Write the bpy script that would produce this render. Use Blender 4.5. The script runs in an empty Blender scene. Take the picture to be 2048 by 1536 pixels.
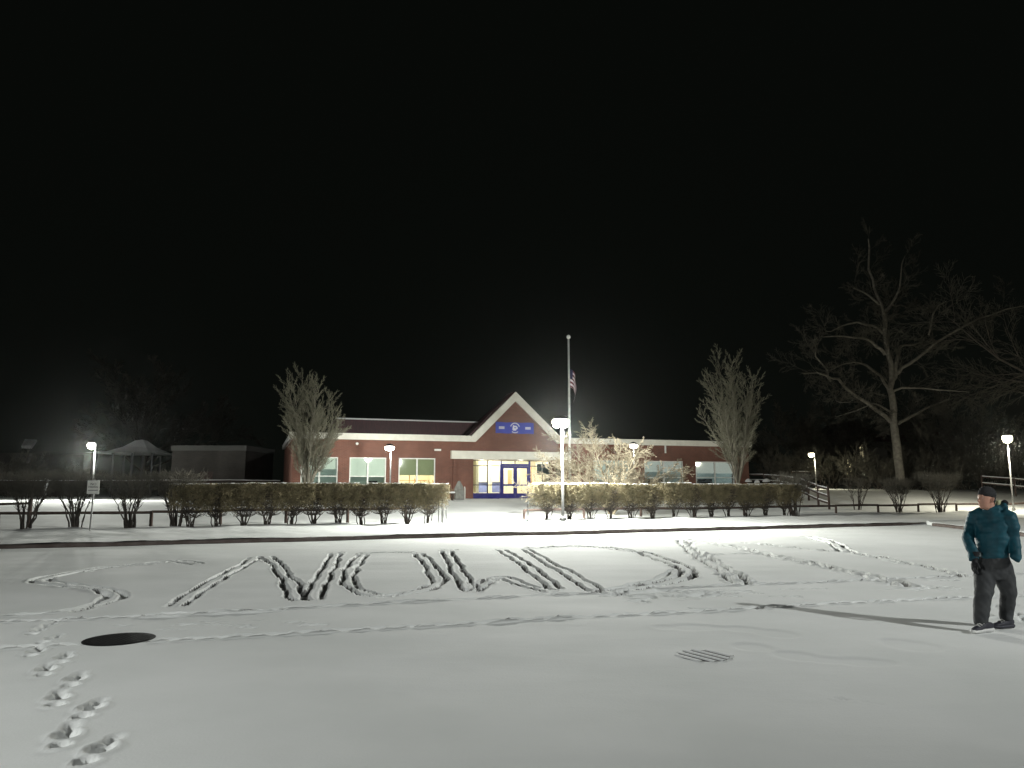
import bpy, bmesh, math, random
import numpy as np
from mathutils import Vector, Matrix, noise

S = bpy.context.scene
COL = S.collection
rad = math.radians

# ------------------------------------------------------------------ camera
FPX = 1500.0
PITCH = math.atan(204 / FPX)
EYE = 1.75
cam_d = bpy.data.cameras.new('camera')
cam = bpy.data.objects.new('camera', cam_d); COL.objects.link(cam)
cam.location = (0, 0, EYE)
cam.rotation_euler = (math.pi / 2 + PITCH, 0, 0)
cam_d.sensor_width = 36; cam_d.lens = 36 * FPX / 2048
cam_d.clip_start = 0.1; cam_d.clip_end = 2000
S.camera = cam

# ------------------------------------------------------------------ world (clear winter night), exposure
W = bpy.data.worlds.new('World'); S.world = W; W.use_nodes = True
bg = W.node_tree.nodes['Background']
bg.inputs['Color'].default_value = (0.80, 1.0, 0.78, 1)
bg.inputs['Strength'].default_value = 0.0027
S.view_settings.view_transform = 'Standard'; S.view_settings.look = 'None'
S.view_settings.gamma = 1; S.view_settings.exposure = 0
S.cycles.use_denoising = True
S.cycles.max_bounces = 6; S.cycles.diffuse_bounces = 3
S.cycles.transparent_max_bounces = 16
S.cycles.sample_clamp_indirect = 4
S.cycles.caustics_reflective = False; S.cycles.caustics_refractive = False

def batwing(L, lo, hi, up, back=1.0):
    """a luminaire's own distribution: weak straight down, strong near the horizontal, weaker upward and behind"""
    L.use_nodes = True
    nt = L.node_tree; em = nt.nodes['Emission']
    g = nt.nodes.new('ShaderNodeNewGeometry'); s = nt.nodes.new('ShaderNodeSeparateXYZ')
    r = nt.nodes.new('ShaderNodeMapRange'); r.inputs['From Min'].default_value = -1; r.inputs['From Max'].default_value = 1
    cr = nt.nodes.new('ShaderNodeValToRGB')
    nt.links.new(g.outputs['Incoming'], s.inputs[0]); nt.links.new(s.outputs['Z'], r.inputs['Value'])
    nt.links.new(r.outputs[0], cr.inputs[0])
    e = cr.color_ramp; e.interpolation = 'EASE'
    e.elements[0].position = 0.0; e.elements[0].color = (lo, lo, lo, 1)
    e.elements[1].position = 1.0; e.elements[1].color = (up, up, up, 1)
    for p, v in ((0.19, lo), (0.33, hi), (0.50, hi), (0.58, up)):
        k = e.elements.new(p); k.color = (v, v, v, 1)
    m2 = nt.nodes.new('ShaderNodeMapRange'); m2.inputs['From Min'].default_value = -.25; m2.inputs['From Max'].default_value = .35
    m2.inputs['To Min'].default_value = 1; m2.inputs['To Max'].default_value = back
    mu = nt.nodes.new('ShaderNodeMath'); mu.operation = 'MULTIPLY'
    nt.links.new(s.outputs['Y'], m2.inputs['Value']); nt.links.new(cr.outputs[0], mu.inputs[0]); nt.links.new(m2.outputs[0], mu.inputs[1])
    nt.links.new(mu.outputs[0], em.inputs['Strength'])

def point_light(loc, power, col=(1, .97, .9), r=.12, dist=None, parent=None, aim=None):
    L = bpy.data.lights.new('lamp_light', 'SPOT' if aim else 'POINT'); L.energy = power; L.color = col; L.shadow_soft_size = r
    o = bpy.data.objects.new('lamp_light', L); COL.objects.link(o); o.location = loc
    if aim:
        L.spot_size = rad(aim[1]); L.spot_blend = 1
        o.rotation_euler = Vector(aim[0]).to_track_quat('-Z', 'Y').to_euler()
    elif dist: batwing(L, *dist)
    if parent: o.parent = parent
    return o

# power of every lamp in the place, W
P_MAIN, P_LEFT, P_WALL, P_RIGHT, P_FAR = 15800, 9500, 850, 3200, 600
P_LOT_R, P_LOT_L = 58000, 6400
WARMW = (.98, 1, .92)

# ------------------------------------------------------------------ pixel -> place helpers (used to survey the photo)
def ray(px, py):
    x = (px - 1024) / FPX; u = (768 - py) / FPX
    return x, math.cos(PITCH) - u * math.sin(PITCH), math.sin(PITCH) + u * math.cos(PITCH)
def gnd(px, py, z=0.0):
    x, y, w = ray(px, py); t = (z - EYE) / w
    return x * t, y * t
def at(px, py, Y):
    x, y, w = ray(px, py); t = Y / y
    return Vector((x * t, Y, EYE + w * t))

# kerb frame: u along the kerb, v away from the lot
KX, KY = 0.0, 25.75
DU = (0.929, 0.370); DV = (-0.370, 0.929)
def uv2xy(u, v): return KX + DU[0] * u + DV[0] * v, KY + DU[1] * u + DV[1] * v
def xy2uv(x, y):
    dx, dy = x - KX, y - KY
    return dx * DU[0] + dy * DU[1], dx * DV[0] + dy * DV[1]
ANG = math.atan2(DU[1], DU[0])

def sstep(a, b, x):
    t = np.clip((x - a) / (b - a), 0, 1); return t * t * (3 - 2 * t)

_r0 = np.random.RandomState(5)
_W = [(_r0.uniform(-1, 1, 2), _r0.uniform(0, 6.28)) for _ in range(24)]
def wob(x, y, f):
    """smooth sum-of-sines noise, about -1..1"""
    s = 0
    for k, (d, p) in enumerate(_W[:8]):
        s = s + np.sin((x * d[0] + y * d[1]) * f * (1 + .35 * k) + p)
    return s / 3.2

def land(u, v):
    """height of the snow beyond the kerb"""
    u = np.asarray(u, float); v = np.asarray(v, float)
    z = 0.215 + 0.06 * sstep(3.8, 5.6, v) + 0.60 * sstep(6.5, 24, v)
    z = z + sstep(20, 30, u) * (0.55 * sstep(6, 17, v) + 0.35 * sstep(20, 50, v))
    z = z + 0.05 * np.exp(-((v - 5.5) / .7) ** 2) * (1 + .8 * wob(u, v * .3, 2.6))
    z = z + 0.018 * wob(u, v, .9) + .008 * wob(u, v, 3.1)
    return z
def land_z(x, y):
    return float(land(*xy2uv(x, y)))

# ------------------------------------------------------------------ materials
def new_mat(name, col, rough=.7, metal=0, spec=.3, emit=None, es=0):
    m = bpy.data.materials.new(name); m.use_nodes = True
    b = m.node_tree.nodes['Principled BSDF']
    b.inputs['Base Color'].default_value = (*col, 1); b.inputs['Roughness'].default_value = rough
    b.inputs['Metallic'].default_value = metal; b.inputs['Specular IOR Level'].default_value = spec
    if emit: b.inputs['Emission Color'].default_value = (*emit, 1); b.inputs['Emission Strength'].default_value = es
    return m
def N(m, t, **k):
    n = m.node_tree.nodes.new(t)
    for a, v in k.items(): setattr(n, a, v)
    return n
def LK(m, a, b): m.node_tree.links.new(a, b)
def mottle(m, c2, scale=4, lo=.35, hi=.65, detail=5, bump=0, bscale=30, bdist=.02, coord='Object', stretch=None):
    b = m.node_tree.nodes['Principled BSDF']; c1 = tuple(b.inputs['Base Color'].default_value)
    tc = N(m, 'ShaderNodeTexCoord'); nz = N(m, 'ShaderNodeTexNoise'); nz.inputs['Scale'].default_value = scale; nz.inputs['Detail'].default_value = detail
    src = tc.outputs[coord]
    if stretch:
        mp = N(m, 'ShaderNodeMapping'); mp.inputs['Scale'].default_value = stretch; LK(m, src, mp.inputs[0]); src = mp.outputs[0]
    cr = N(m, 'ShaderNodeValToRGB'); e = cr.color_ramp
    e.elements[0].position = lo; e.elements[1].position = hi; e.elements[0].color = c1; e.elements[1].color = (*c2, 1)
    LK(m, src, nz.inputs['Vector']); LK(m, nz.outputs['Fac'], cr.inputs[0]); LK(m, cr.outputs[0], b.inputs['Base Color'])
    if bump:
        n2 = N(m, 'ShaderNodeTexNoise'); n2.inputs['Scale'].default_value = bscale; n2.inputs['Detail'].default_value = 6
        bp = N(m, 'ShaderNodeBump'); bp.inputs['Strength'].default_value = bump; bp.inputs['Distance'].default_value = bdist
        LK(m, src, n2.inputs['Vector']); LK(m, n2.outputs['Fac'], bp.inputs['Height']); LK(m, bp.outputs[0], b.inputs['Normal'])
    return m

SNOW = new_mat('snow', (.80, .81, .81), .9, spec=.08)
def build_snow(m):
    b = m.node_tree.nodes['Principled BSDF']
    tc = N(m, 'ShaderNodeTexCoord')
    at_ = N(m, 'ShaderNodeAttribute', attribute_name='bare')  # bared ground, plus shade painted onto the furrow walls
    nz = N(m, 'ShaderNodeTexNoise'); nz.inputs['Scale'].default_value = 9; nz.inputs['Detail'].default_value = 6
    LK(m, tc.outputs['Object'], nz.inputs['Vector'])
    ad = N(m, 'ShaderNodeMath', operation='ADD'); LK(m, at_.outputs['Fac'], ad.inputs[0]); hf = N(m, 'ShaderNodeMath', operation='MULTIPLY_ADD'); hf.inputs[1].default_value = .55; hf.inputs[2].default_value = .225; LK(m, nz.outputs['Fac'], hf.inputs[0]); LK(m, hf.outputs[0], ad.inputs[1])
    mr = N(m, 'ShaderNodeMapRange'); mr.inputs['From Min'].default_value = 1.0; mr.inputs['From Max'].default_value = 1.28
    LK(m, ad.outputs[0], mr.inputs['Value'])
    n2 = N(m, 'ShaderNodeTexNoise'); n2.inputs['Scale'].default_value = .55; n2.inputs['Detail'].default_value = 4
    LK(m, tc.outputs['Object'], n2.inputs['Vector'])
    cr = N(m, 'ShaderNodeValToRGB'); e = cr.color_ramp
    e.elements[0].position = .35; e.elements[1].position = .65; e.elements[0].color = (.74, .755, .74, 1); e.elements[1].color = (.82, .83, .82, 1)
    LK(m, n2.outputs['Fac'], cr.inputs[0])
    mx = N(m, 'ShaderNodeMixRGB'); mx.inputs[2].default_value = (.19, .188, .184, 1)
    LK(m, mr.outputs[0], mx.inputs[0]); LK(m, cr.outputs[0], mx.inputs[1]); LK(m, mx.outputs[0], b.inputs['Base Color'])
    n3 = N(m, 'ShaderNodeTexNoise'); n3.inputs['Scale'].default_value = 45; n3.inputs['Detail'].default_value = 5
    n4 = N(m, 'ShaderNodeTexNoise'); n4.inputs['Scale'].default_value = 3.5; n4.inputs['Detail'].default_value = 4
    mp = N(m, 'ShaderNodeMapping'); mp.inputs['Scale'].default_value = (.4, 1, 1); mp.inputs['Rotation'].default_value = (0, 0, -.4)
    LK(m, tc.outputs['Object'], n3.inputs['Vector']); LK(m, tc.outputs['Object'], mp.inputs[0]); LK(m, mp.outputs[0], n4.inputs['Vector'])
    b1 = N(m, 'ShaderNodeBump'); b1.inputs['Strength'].default_value = .35; b1.inputs['Distance'].default_value = .006
    b2 = N(m, 'ShaderNodeBump'); b2.inputs['Strength'].default_value = .5; b2.inputs['Distance'].default_value = .018
    LK(m, n3.outputs['Fac'], b1.inputs['Height']); LK(m, n4.outputs['Fac'], b2.inputs['Height'])
    LK(m, b2.outputs[0], b1.inputs['Normal']); LK(m, b1.outputs[0], b.inputs['Normal'])
build_snow(SNOW)
SNOWCAP = mottle(new_mat('snow_cap', (.8, .8, .8), .6), (.72, .73, .74), 6, bump=.4, bscale=12)
KERB = mottle(new_mat('kerb_stone', (.09, .07, .062), .85), (.15, .125, .115), 3, bump=.4, bscale=20)
IRON = mottle(new_mat('wet_iron', (.006, .006, .007), .55, spec=.3), (.012, .011, .011), 30, bump=.5, bscale=60, bdist=.004)
GRIME = mottle(new_mat('grate_slush', (.20, .20, .19), .8), (.12, .12, .11), 14)
BARK = mottle(new_mat('bark', (.19, .175, .14), .9), (.28, .255, .20), 5, bump=.6, bscale=14)
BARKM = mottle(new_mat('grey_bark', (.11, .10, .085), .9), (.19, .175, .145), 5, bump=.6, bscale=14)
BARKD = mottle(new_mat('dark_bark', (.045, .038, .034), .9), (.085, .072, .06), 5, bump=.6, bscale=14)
TWIG = mottle(new_mat('twig', (.16, .155, .11), .9), (.26, .25, .18), 2)
TWIGL = mottle(new_mat('pale_twig', (.27, .23, .16), .9), (.38, .33, .24), 2)
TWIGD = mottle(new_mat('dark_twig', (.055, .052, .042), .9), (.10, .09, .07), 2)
HEDGEM = mottle(new_mat('hedge_twig', (.115, .099, .056), .9), (.24, .20, .118), 3)
WOOD = mottle(new_mat('weathered_rail', (.045, .030, .026), .9), (.085, .06, .05), 6, bump=.4, bscale=18)
GALV = mottle(new_mat('galvanised', (.24, .24, .235), .55, metal=.4), (.17, .17, .17), 8)
PAINTW = mottle(new_mat('white_paint', (.74, .74, .70), .5), (.64, .64, .60), 5)
FASCIA = mottle(new_mat('fascia_board', (.74, .72, .64), .6), (.66, .64, .56), 2.5)
BLACKM = new_mat('black_metal', (.03, .03, .035), .4, metal=.3)
ROOFM = mottle(new_mat('maroon_metal', (.075, .022, .026), .5), (.05, .016, .02), 3, stretch=(6, 1, 1))
BLUE = mottle(new_mat('blue_paint', (.022, .022, .17), .4), (.03, .032, .23), 5)
BLUEF = new_mat('banner_cloth', (.06, .075, .38), .7)
WHITEF = new_mat('banner_white', (.62, .62, .70), .7)
BEIGE = mottle(new_mat('beige_wall', (.80, .73, .60), .8), (.72, .64, .50), 2)
CREAM = new_mat('cream_wall', (.78, .72, .56), .8)
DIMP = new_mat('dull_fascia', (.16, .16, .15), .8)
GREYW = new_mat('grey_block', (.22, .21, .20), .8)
LAMPGLOW = new_mat('lamp_glow', (1, 1, .95), .5, emit=(1, .98, .86), es=26)
LAMPGLOW2 = new_mat('warm_lamp_glow', (1, 1, .9), .5, emit=(1, .93, .62), es=16)
CEILGLOW = new_mat('ceiling_light_panel', (1, 1, 1), .5, emit=(1, .9, .66), es=5)

def brick_mat(name, c1, c2, mortar):
    m = new_mat(name, c1, .85)
    b = m.node_tree.nodes['Principled BSDF']
    tc = N(m, 'ShaderNodeTexCoord'); sp = N(m, 'ShaderNodeSeparateXYZ'); cb = N(m, 'ShaderNodeCombineXYZ')
    ad = N(m, 'ShaderNodeMath', operation='ADD')
    LK(m, tc.outputs['Object'], sp.inputs[0]); LK(m, sp.outputs['X'], ad.inputs[0]); LK(m, sp.outputs['Y'], ad.inputs[1])
    LK(m, ad.outputs[0], cb.inputs['X']); LK(m, sp.outputs['Z'], cb.inputs['Y'])
    br = N(m, 'ShaderNodeTexBrick'); br.inputs['Scale'].default_value = 1; br.inputs['Brick Width'].default_value = .22
    br.inputs['Row Height'].default_value = .075; br.inputs['Mortar Size'].default_value = .008
    br.inputs['Color1'].default_value = (*c1, 1); br.inputs['Color2'].default_value = (*c2, 1); br.inputs['Mortar'].default_value = (*mortar, 1)
    LK(m, cb.outputs[0], br.inputs['Vector'])
    nz = N(m, 'ShaderNodeTexNoise'); nz.inputs['Scale'].default_value = .7; nz.inputs['Detail'].default_value = 5
    LK(m, tc.outputs['Object'], nz.inputs['Vector'])
    mr = N(m, 'ShaderNodeMapRange'); mr.inputs['From Min'].default_value = .3; mr.inputs['From Max'].default_value = .7
    mr.inputs['To Min'].default_value = .75; mr.inputs['To Max'].default_value = 1.2
    LK(m, nz.outputs['Fac'], mr.inputs['Value'])
    mu = N(m, 'ShaderNodeMixRGB', blend_type='MULTIPLY'); mu.inputs[0].default_value = 1
    LK(m, br.outputs['Color'], mu.inputs[1]); LK(m, mr.outputs[0], mu.inputs[2]); LK(m, mu.outputs[0], b.inputs['Base Color'])
    return m
BRICK = brick_mat('red_brick', (.175, .068, .046), (.135, .052, .037), (.18, .125, .10))
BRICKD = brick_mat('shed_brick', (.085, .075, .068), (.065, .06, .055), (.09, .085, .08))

def glass_mat():
    m = bpy.data.materials.new('window_glass'); m.use_nodes = True; nt = m.node_tree
    nt.nodes.clear(); o = N(m, 'ShaderNodeOutputMaterial'); mx = N(m, 'ShaderNodeMixShader')
    t = N(m, 'ShaderNodeBsdfTransparent'); t.inputs[0].default_value = (.9, .93, .9, 1)
    g = N(m, 'ShaderNodeBsdfGlossy'); g.inputs['Roughness'].default_value = .04
    f = N(m, 'ShaderNodeFresnel'); f.inputs[0].default_value = 1.6
    LK(m, f.outputs[0], mx.inputs[0]); LK(m, t.outputs[0], mx.inputs[1]); LK(m, g.outputs[0], mx.inputs[2]); LK(m, mx.outputs[0], o.inputs[0])
    return m
GLASS = glass_mat()

# ------------------------------------------------------------------ object helpers
def tag(o, label=None, cat=None, group=None, kind=None):
    if label: o['label'] = label
    if cat: o['category'] = cat
    if group: o['group'] = group
    if kind: o['kind'] = kind
    return o
def thing(name, label, cat, loc=(0, 0, 0), rz=0, group=None):
    o = bpy.data.objects.new(name, None); COL.objects.link(o); o.empty_display_size = .2
    o.location = loc; o.rotation_euler = (0, 0, rz)
    return tag(o, label, cat, group)
def link(name, me, mat, parent=None, smooth=False):
    if mat: me.materials.append(mat)
    if smooth: me.polygons.foreach_set('use_smooth', [True] * len(me.polygons))
    o = bpy.data.objects.new(name, me); COL.objects.link(o)
    if parent: o.parent = parent
    return o
class MB:
    def __init__(s): s.bm = bmesh.new()
    def box(s, x0, x1, y0, y1, z0, z1):
        if x0 > x1: x0, x1 = x1, x0
        if y0 > y1: y0, y1 = y1, y0
        if z0 > z1: z0, z1 = z1, z0
        v = [s.bm.verts.new((x, y, z)) for z in (z0, z1) for x, y in ((x0, y0), (x1, y0), (x1, y1), (x0, y1))]
        for f in ((3, 2, 1, 0), (4, 5, 6, 7), (0, 1, 5, 4), (1, 2, 6, 5), (2, 3, 7, 6), (3, 0, 4, 7)):
            s.bm.faces.new([v[i] for i in f])
        return s
    def tube(s, pts, rs, n=8, cap=True, squash=1):
        pts = [Vector(p) for p in pts]
        if not hasattr(rs, '__len__'): rs = [rs] * len(pts)
        rings = []; ref = None
        for i, p in enumerate(pts):
            t = (pts[min(i + 1, len(pts) - 1)] - pts[max(i - 1, 0)]).normalized()
            if ref is None: ref = Vector((1, 0, 0)) if abs(t.x) < .8 else Vector((0, 1, 0))
            a = (ref - t * ref.dot(t)).normalized(); b = t.cross(a); ref = a
            rings.append([s.bm.verts.new(p + (a * math.cos(6.28318 * k / n) + b * math.sin(6.28318 * k / n) * squash) * rs[i]) for k in range(n)])
        for r0, r1 in zip(rings, rings[1:]):
            for k in range(n): s.bm.faces.new((r0[k], r0[(k + 1) % n], r1[(k + 1) % n], r1[k]))
        if cap:
            s.bm.faces.new(rings[0][::-1]); s.bm.faces.new(rings[-1])
        return s
    def lathe(s, prof, n=20, c=(0, 0, 0), sx=1, sy=1):
        rings = [[s.bm.verts.new((c[0] + r * sx * math.cos(6.28318 * k / n), c[1] + r * sy * math.sin(6.28318 * k / n), c[2] + z)) for k in range(n)] for r, z in prof]
        for r0, r1 in zip(rings, rings[1:]):
            for k in range(n): s.bm.faces.new((r0[k], r0[(k + 1) % n], r1[(k + 1) % n], r1[k]))
        s.bm.faces.new(rings[0][::-1]); s.bm.faces.new(rings[-1])
        return s
    def poly(s, pts, depth):
        """prism: outline in x,z extruded along y by (y0,y1)"""
        y0, y1 = depth
        a = [s.bm.verts.new((x, y0, z)) for x, z in pts]; b = [s.bm.verts.new((x, y1, z)) for x, z in pts]
        s.bm.faces.new(a); s.bm.faces.new(b[::-1]); n = len(pts)
        for i in range(n): s.bm.faces.new((a[i], b[i], b[(i + 1) % n], a[(i + 1) % n]))
        return s
    def flat(s, pts, z):
        s.bm.faces.new([s.bm.verts.new((x, y, z)) for x, y in pts]); return s
    def go(s, name, mat, parent=None, smooth=False, bevel=0):
        if bevel: bmesh.ops.bevel(s.bm, geom=s.bm.edges[:], offset=bevel, segments=2, affect='EDGES')
        bmesh.ops.recalc_face_normals(s.bm, faces=s.bm.faces[:])
        me = bpy.data.meshes.new(name); s.bm.to_mesh(me); s.bm.free()
        return link(name, me, mat, parent, smooth)

def np_mesh(name, verts, quads):
    me = bpy.data.meshes.new(name); nq = len(quads)
    me.vertices.add(len(verts)); me.vertices.foreach_set('co', np.ascontiguousarray(verts, dtype=np.float32).ravel())
    me.loops.add(nq * 4); me.loops.foreach_set('vertex_index', np.ascontiguousarray(quads, dtype=np.int32).ravel())
    me.polygons.add(nq); me.polygons.foreach_set('loop_start', np.arange(nq, dtype=np.int32) * 4)
    me.update(calc_edges=True); return me

def seg_mesh(name, segs, k=3):
    """segs: rows p0(3) p1(3) r0 r1 -> tapered k-sided prisms in one mesh"""
    a = np.array(segs, dtype=float); n = len(a)
    p0, p1, r0, r1 = a[:, :3], a[:, 3:6], a[:, 6], a[:, 7]
    t = p1 - p0; t /= np.maximum(np.linalg.norm(t, axis=1, keepdims=True), 1e-9)
    ref = np.where(np.abs(t[:, 2:3]) < .9, np.array([[0, 0, 1.]]), np.array([[1., 0, 0]]))
    e1 = np.cross(t, ref); e1 /= np.linalg.norm(e1, axis=1, keepdims=True); e2 = np.cross(t, e1)
    V = np.zeros((n, 2 * k, 3))
    for i in range(k):
        c, s_ = math.cos(6.28318 * i / k), math.sin(6.28318 * i / k)
        V[:, i] = p0 + (e1 * c + e2 * s_) * r0[:, None]; V[:, k + i] = p1 + (e1 * c + e2 * s_) * r1[:, None]
    q = np.array([[i, (i + 1) % k, k + (i + 1) % k, k + i] for i in range(k)])
    Q = (np.arange(n)[:, None, None] * 2 * k + q[None]).reshape(-1, 4)
    return np_mesh(name, V.reshape(-1, 3), Q)

# ------------------------------------------------------------------ ground: snowed-over car park with furrows
def graded(parts):
    out = [parts[0][0]]
    for a, b, st in parts:
        n = max(1, int(round((b - a) / st))); out += list(a + (b - a) * (np.arange(n) + 1) / n)
    return np.array(out)
GU = graded([(-70, -22, 3.), (-22, -14, .08), (-14, 12, .031), (12, 20.5, .038), (20.5, 26, .2), (26, 90, 3.)])
GV = graded([(-90, -26, 4.), (-26, -22, .2), (-22, -17, .022), (-17, -9, .030), (-9, 0, .040)])
NU, NV = len(GU), len(GV)
UU, VV = np.meshgrid(GU, GV)          # [v,u]
TR = np.zeros_like(UU); LP = np.zeros_like(UU); BARE_SHADE = np.zeros_like(UU)
rs = np.random.RandomState(11)
def stamp(x, y, r, depth, lip=.02, bare=0., ax=1., ang=0.):
    u, v = xy2uv(x, y); R = r * max(ax, 1) * 2.2
    i0, i1 = np.searchsorted(GU, (u - R, u + R)); j0, j1 = np.searchsorted(GV, (v - R, v + R))
    if i1 <= i0 or j1 <= j0: return
    du = UU[j0:j1, i0:i1] - u; dv = VV[j0:j1, i0:i1] - v
    a = ang - ANG; c, s_ = math.cos(a), math.sin(a)
    p = (du * c + dv * s_) / ax; q = -du * s_ + dv * c
    d = np.sqrt(p * p + q * q) / r
    t = -depth * (1 - sstep(.7, 1.1, d)); l = lip * np.exp(-((d - 1.35) / .28) ** 2)
    TR[j0:j1, i0:i1] = np.minimum(TR[j0:j1, i0:i1], t); LP[j0:j1, i0:i1] = np.maximum(LP[j0:j1, i0:i1], l)
    if bare > 0: BARE_SHADE[j0:j1, i0:i1] = np.maximum(BARE_SHADE[j0:j1, i0:i1], bare * (1 - sstep(.92, 1.22, d)))  # bared ground; the dark tone climbs the furrow walls as painted shade
def densify(P, st=.03):
    out = []
    for (x0, y0), (x1, y1) in zip(P, P[1:]):
        n = max(1, int(math.hypot(x1 - x0, y1 - y0) / st))
        for k in range(n): out.append((x0 + (x1 - x0) * k / n, y0 + (y1 - y0) * k / n))
    out.append(P[-1]); return out
def smooth_px(P, it=2):
    for _ in range(it):
        Q = [P[0]]
        for a, b in zip(P, P[1:]):
            Q += [(a[0] * .75 + b[0] * .25, a[1] * .75 + b[1] * .25), (a[0] * .25 + b[0] * .75, a[1] * .25 + b[1] * .75)]
        P = Q + [P[-1]]
    return P
def furrow(px, gap=.15, r=.075, depth=.062, lip=.022, bare=.5, kick=.5, curve=True, twin=True, wobble=.02, rag=.25):
    P = [gnd(a, b, .05) for a, b in (smooth_px(px) if curve else px)]
    D = densify(P)
    nD = len(D); ker = np.hanning(15); ker /= ker.sum(); ker2 = np.hanning(41); ker2 /= ker2.sum()
    def walk(k_): return np.convolve(rs.randn(nD + len(k_)), k_, 'same')[:nD] * math.sqrt(len(k_)) * .8
    for side in ((-1, 1) if twin else (0,)):
        wo, wm, wl = walk(ker2), walk(ker), walk(ker)
        for i, (x, y) in enumerate(D):
            j0, j1 = max(i - 6, 0), min(i + 6, len(D) - 1)
            tx, ty = D[j1][0] - D[j0][0], D[j1][1] - D[j0][1]; L = math.hypot(tx, ty) or 1
            nx, ny = -ty / L, tx / L
            o = side * gap + wobble * wo[i]
            m = 1 + rag * wm[i]
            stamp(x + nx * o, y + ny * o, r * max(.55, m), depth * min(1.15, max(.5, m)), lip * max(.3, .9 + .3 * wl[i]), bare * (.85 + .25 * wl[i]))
            if rs.rand() < .06 * kick:   # crumbs and kicked-out snow beside the furrow
                a = rs.choice([-1, 1]) * rs.uniform(.12, .3)
                stamp(x + nx * (o + a), y + ny * (o + a), rs.uniform(.02, .045), -.02, 0, 0)

LET = dict(r=.049, gap=.115, depth=.085, bare=1.0, lip=.012)
S_ = [(392, 1133), (350, 1126), (300, 1132), (200, 1140), (120, 1152), (66, 1165), (120, 1174), (180, 1178), (225, 1187), (236, 1195), (212, 1207), (170, 1220), (132, 1228)]
furrow(S_, r=.058, gap=.12, depth=.075, bare=.8, kick=.6, lip=.014)
furrow([(132, 1227), (60, 1233), (-40, 1240)], r=.06, gap=.05, depth=.04, bare=0, twin=False)
furrow([(347, 1217), (400, 1185), (460, 1148), (512, 1120)], r=.042, gap=.11, depth=.07, bare=.9, lip=.012, rag=.06, curve=False)
for L_ in ([(533, 1117), (556, 1135), (573, 1160), (586, 1180), (601, 1207)],
           [(624, 1205), (634, 1180), (648, 1155), (661, 1130), (671, 1111)],
           [(725, 1113), (706, 1128), (699, 1150), (696, 1166), (708, 1184), (740, 1196), (780, 1197)],
           [(838, 1111), (856, 1130), (870, 1148), (879, 1163), (871, 1176), (850, 1184)],
           [(893, 1106), (906, 1130), (921, 1155), (937, 1180), (946, 1187)],
           [(985, 1162), (1005, 1157), (1032, 1168), (1065, 1180), (1100, 1187)],
           [(1109, 1183), (1088, 1164), (1060, 1140), (1030, 1118), (1000, 1103)],
           [(1052, 1102), (1098, 1130), (1150, 1160), (1195, 1186), (1212, 1189)]):
    furrow(L_, curve=True, kick=.8, wobble=.022, rag=.13, **LET)
furrow([(780, 1197), (830, 1188), (860, 1180)], kick=1, r=.055, gap=.10, depth=.08, bare=.9, lip=.012, rag=.12)
furrow([(722, 1110), (780, 1107), (838, 1109)], twin=False, r=.08, bare=.9, depth=.07)
furrow([(885, 1104), (912, 1104)], twin=False, r=.06, bare=.5); furrow([(655, 1110), (684, 1109)], twin=False, r=.06, bare=.5)
furrow([(946, 1187), (965, 1176), (985, 1162)], r=.06, gap=.10, depth=.08, bare=1.0, kick=3, rag=.35)
furrow([(1058, 1100), (1160, 1095), (1230, 1100), (1290, 1110)], r=.06, gap=.1, depth=.075, bare=1.0)
furrow([(1290, 1110), (1335, 1126), (1375, 1142), (1376, 1156), (1335, 1170), (1270, 1181), (1212, 1189)], r=.068, gap=.15, depth=.08, bare=1.0, kick=1, lip=.014)
furrow([(1355, 1146), (1340, 1160), (1290, 1174), (1225, 1186)], r=.06, gap=.1, depth=.05, bare=.5)
FNT = dict(r=.066, depth=.080, bare=.72, kick=2, rag=.38, lip=.03)
furrow([(1364, 1084), (1386, 1108), (1424, 1129), (1457, 1152), (1482, 1172)], gap=.13, **FNT)
furrow([(1375, 1083), (1448, 1094), (1498, 1104), (1540, 1115), (1614, 1129), (1676, 1144), (1738, 1158), (1822, 1177)], gap=.12, **FNT)
furrow([(1395, 1115), (1460, 1113), (1540, 1110)], gap=.05, twin=False, r=.05, depth=.04, bare=.4)
furrow([(1420, 1080), (1490, 1088), (1573, 1098), (1680, 1106)], gap=.10, r=.062, depth=.07, bare=1.0, rag=.45, kick=2)
furrow([(1614, 1077), (1647, 1083), (1676, 1094), (1692, 1106)], gap=.14, r=.07, depth=.07, bare=.8)
furrow([(1700, 1107), (1780, 1125), (1862, 1139), (1937, 1158)], gap=.10, r=.062, depth=.07, bare=.95, rag=.45, kick=2)
# scuffed patch below the D
for k in range(26):
    x0 = 1195 + 240 * rs.rand(); y0 = 1188 + 22 * rs.rand() * (1 - abs(x0 - 1290) / 320)
    dx = rs.uniform(25, 95)
    furrow([(x0, y0), (x0 + dx * .5, y0 - 1 + rs.uniform(-2, 3)), (x0 + dx, y0 + rs.uniform(-5, 3))], twin=False, r=rs.uniform(.03, .05), depth=.035, lip=.012, bare=.25, rag=.6, kick=2)
for k in range(24):   # dashes between the ruts, left and right
    x0 = rs.uniform(1500, 1930) if k % 2 else rs.uniform(160, 640)
    y0 = (1192 - (x0 - 1500) * .055 + rs.uniform(-8, 12)) if k % 2 else (1266 - (x0 - 160) * .03 + rs.uniform(-10, 8))
    furrow([(x0, y0), (x0 + rs.uniform(15, 55), y0 + rs.uniform(-2, 1))], twin=False, r=.035, depth=.03, lip=.008, bare=0)
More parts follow.
